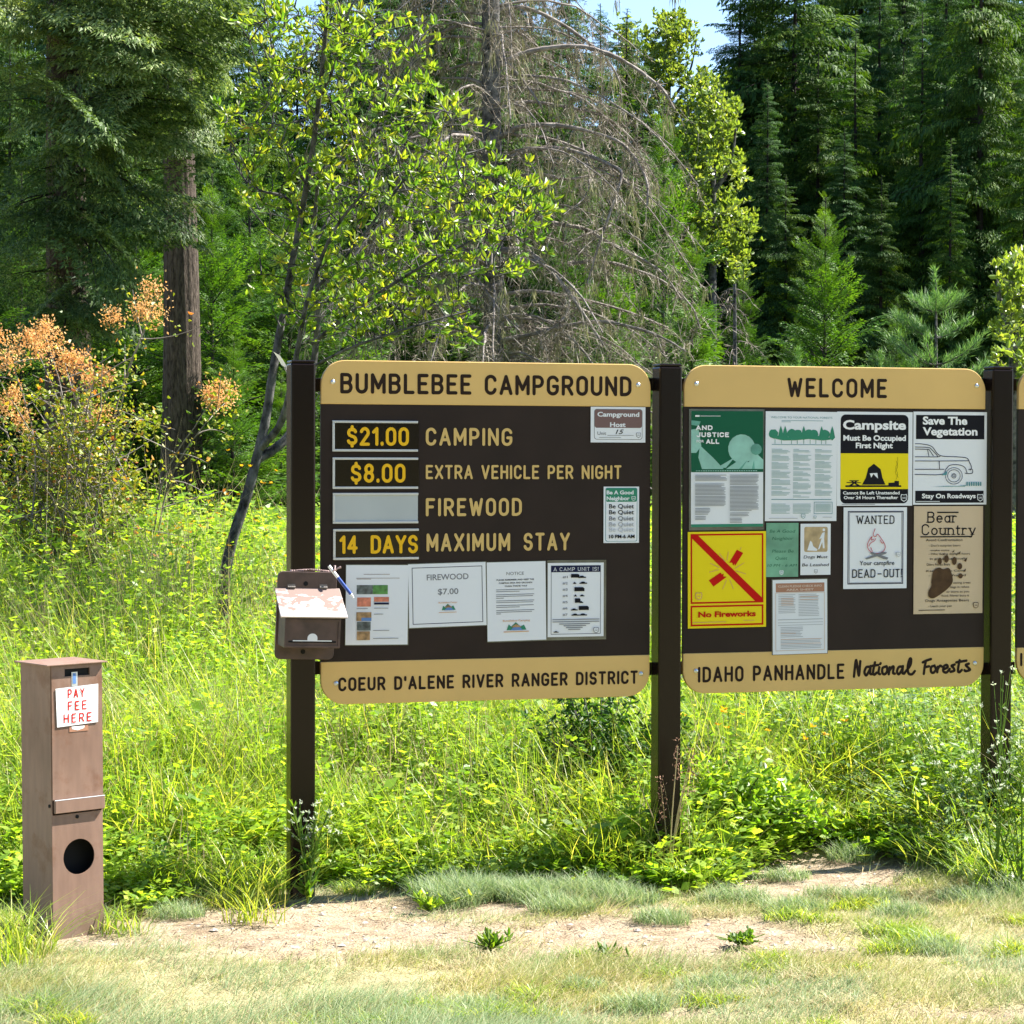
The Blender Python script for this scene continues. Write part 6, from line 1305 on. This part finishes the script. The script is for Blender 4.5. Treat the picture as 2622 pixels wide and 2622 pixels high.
# yellow flowers far left meadow
def flowers():
    g = Geo()
    for cx, cy, n, sx, sy in ((440, 1010, 60, 60, 35), (350, 1020, 40, 50, 30), (500, 1060, 30, 40, 40), (310, 990, 16, 40, 20), (1480, 1370, 12, 120, 30), (430, 880, 10, 60, 30)):
        for _ in range(n):
            Y = RM.uniform(13, 19) if cy < 1100 else RM.uniform(9.5, 10.5); p = PD(cx+RM.normal(0, sx), cy+RM.normal(0, sy), Y); m = 7; D = rdirs(RM, m, 0, 50); g.quads(cards(np.tile(p, (m, 1)), D, side(RM, D), RM.uniform(.012, .024, m), np.full(m, .012)), 0, RM.random(m))
    g.obj('yellow_flowers', 'flower_yellow', label='scattered orange-yellow flower heads in the meadow left of the boards', kind='stuff')
flowers()
# single weeds
def weed(name, label, cat, xD, yD, h, nst, leaf, lsz, head=None, hcol=None, seed=1, stemm='herb_green', lean=0.15, dens=16, wr=.35):
    rng = np.random.default_rng(seed); X, Y = gp(xD, yD); Z = float(gz(X, Y)); root = empty(name, (X, Y, Z), label, cat); gs = Geo(); gl = Geo(); gh = Geo()
    for k in range(nst):
        hh = h*rng.uniform(.6, 1.0); dx, dy = rng.normal(0, lean, 2)*h; p = smooth_path([(0, 0, 0), (dx*.35, dy*.35, hh*.5), (dx, dy, hh)], 14); gs.tube(p, np.linspace(.0035, .0014, 14), 5, 0, False, rng.random())
        if leaf:
            n = int(dens*hh/h); i = rng.integers(1, 13, n); d = rdirs(rng, n, 5, 60); s = lsz*rng.uniform(.6, 1.2, n)*(1.2-.6*i/13); leaves(gl, p[i], d, side(rng, d, .5), s, s*wr, 0, rng.random(n))
        if head:
            m = 60 if head == 'plume' else 16
            if head == 'plume': q = p[-1]+np.stack([rng.normal(0, .010, m), rng.normal(0, .010, m), rng.uniform(-.14, .03, m)], 1)
            else:
                nb = 7; bp = p[rng.integers(8, 14, nb)]+rng.normal(0, .03, (nb, 3))*np.array([1, 1, .6])+np.array([0, 0, .02]); q = np.repeat(bp, 10, 0)+rng.normal(0, .003, (nb*10, 3)); m = nb*10
                for b in bp: gs.tube([p[8], (p[8]+b)/2+np.array([0, 0, -.004]), b], .001, 3, 0, False, .5)
            D = rdirs(rng, m, 0, 80); gh.quads(cards(q, D, side(rng, D), rng.uniform(.006, .014, m), np.full(m, .005)), 0, rng.random(m))
    gs.obj('stem', stemm, root)
    if gl.n: gl.obj('leaf_cluster', leaf, root)
    if gh.n: gh.obj('flower_head', hcol, root)
    return root
weed('tall_weed', 'weed with narrow leaves and tiny pale flowers growing against the foot of the left post', 'weed', 580, 1700, .40, 6, 'herb_green', .05, 'bud', 'flower_white', 1, lean=.10, dens=26)
weed('seedhead_grass', 'brown feathery grass seed heads in front of the middle post', 'grass', 1262, 1665, .52, 6, None, .04, 'plume', 'seed_head', 2, 'straw', .12)
weed('budded_weed', 'grey-green weed with pale buds in front of the post right of the welcome board', 'weed', 1878, 1680, .86, 7, 'herb_green', .035, 'bud', 'flower_white', 3, lean=.13, dens=26)
weed('budded_weed', 'grey-green budded weed at the right edge beyond the last post', 'weed', 1928, 1690, .70, 6, 'herb_green', .035, 'bud', 'flower_white', 8, lean=.18, dens=26)
weed('path_plant', 'small rosette plant alone in the middle of the bare dirt path', 'plant', 925, 1790, .055, 11, 'herb_green', .05, None, None, 4, lean=.75, dens=9, wr=.3)
weed('sprawling_weed', 'low yellow-green sprawling weed beside the blue-green tuft near the left post', 'weed', 810, 1715, .075, 9, 'herb', .045, None, None, 5, lean=.9, dens=8, wr=.4)
weed('flat_weed', 'flat two-leaved weed on the dirt right of the rosette plant', 'weed', 1150, 1805, .03, 6, 'herb_green', .05, None, None, 6, lean=1.2, dens=5, wr=.3)
weed('dark_clover', 'low dark green clover patch in the lawn below the middle post', 'plant', 1400, 1790, .035, 20, 'herb_green', .03, None, None, 7, lean=1.6, dens=8, wr=.7)
# dark green bush under the fee board
def bush(name, label, xD, Y, rx, rz, n, mat, ls, seed):
    rng = np.random.default_rng(seed); X = xat(xD, Y); Z = float(gz(X, Y)); root = empty(name, (X, Y, Z), label, 'bush'); g = Geo(); gs = Geo()
    for k in range(60):
        a = rng.uniform(0, 6.28); r = rx*math.sqrt(rng.random()); tip = np.array([r*math.cos(a), r*math.sin(a)*.7, rz*(1-(r/rx)**2*.6)*rng.uniform(.5, 1)]); p = smooth_path([np.zeros(3), tip*.5+np.array([0, 0, .08]), tip], 10); gs.tube(p, np.linspace(.004, .0015, 10), 4, 0, False)
        m = n//60; i = rng.integers(3, 10, m); d = rdirs(rng, m, -20, 50); s = ls*rng.uniform(.6, 1.2, m); leaves(g, p[i]+rng.normal(0, .035, (m, 3)), d, side(rng, d, .8), s, s*.5, 0, rng.uniform(0, .75, m))
    gs.obj('stems', 'bark_grey', root); g.obj('leaves', mat, root, kind='stuff')
bush('green_bush', 'dense dark green bush under the right end of the fee board', 1140, 9.9, .55, .72, 4800, 'bush_dark', .035, 31)
herbs('broad_weeds', 'patches of larger soft-leaved weeds among the grass', 'herb', 800, 8.3, 11, 16, .055, .10, keep=lambda x, y: vnoise(x, y, 1.0, 51) > .1, hs=.9, wr=.62)
tufts('arching_grass', 'broad pale green arching grass blades in clumps round the posts', 'grass', [(*gp(*q), s) for q, s in (((1030, 1600), 1.2), ((1100, 1610), 1.3), ((1170, 1590), 1.2), ((1210, 1630), .9), ((980, 1620), .8), ((1490, 1570), 1.2), ((1540, 1560), 1.5), ((1600, 1560), 1.4), ((1660, 1570), 1.1), ((1430, 1580), .9), ((1730, 1600), 1.1), ((1800, 1620), 1.0), ((640, 1620), 1.0), ((480, 1640), 1.1), ((420, 1640), 1.2), ((350, 1640), 1.2), ((280, 1650), 1.1), ((240, 1620), 1.0), ((700, 1600), .9), ((880, 1600), .9))], 120, .42, .16, .009, 1.1)
herbs('grey_weeds', 'grey-green narrow-leaved weeds filling the right side around the last post', 'herb_grey', 2600, 8.2, 11.5, 24, .034, .06, keep=lambda x, y: (x > 1.25+.25*vnoise(x, y, 2, 3)) & (y-edge(x) > -.05), hs=1.15, wr=.3)
herbs('grey_undergrowth', 'low grey-green leaves mixed along the foot of the tall grass', 'herb_grey', 1500, 8.2, 10, 14, .028, .06, keep=lambda x, y: (vnoise(x, y, 1.9, 14) > .1) & (y-edge(x) < .8), hs=.7, wr=.35)
bush('edge_bush', 'leafy bramble clump right of the middle post under the welcome board', 1400, 9.5, .40, .42, 2400, 'herb', .042, 32)
# forest on the camera's side of the clearing, out of the picture: it closes the light from behind as in the real place
def rear_forest():
    g = Geo(); rng = np.random.default_rng(5)
    for k in range(46):
        X = -60+120*k/45+rng.normal(0, 1.5); Y = -26-rng.uniform(0, 12)-.004*X*X*0; h = rng.uniform(13, 19)
        for i in range(26):
            f = i/26; z = 1+(h-1)*f; r = 3.2*(1-f)**.8+.2
            for q in range(5):
                a = rng.uniform(0, 6.28); b = np.array([X, Y, z]); D = unit(np.array([math.cos(a), math.sin(a), -.35])); U = unit(np.array([-math.sin(a), math.cos(a), rng.normal(0, .4)]))
                g.quads(cards(b[None], D[None], U[None], [r*rng.uniform(.8, 1.2)], [r*.75]), 0, rng.random(1))
    g.obj('forest', 'needles_dark', label='far wood closing the clearing on the near side', kind='stuff')
rear_forest()
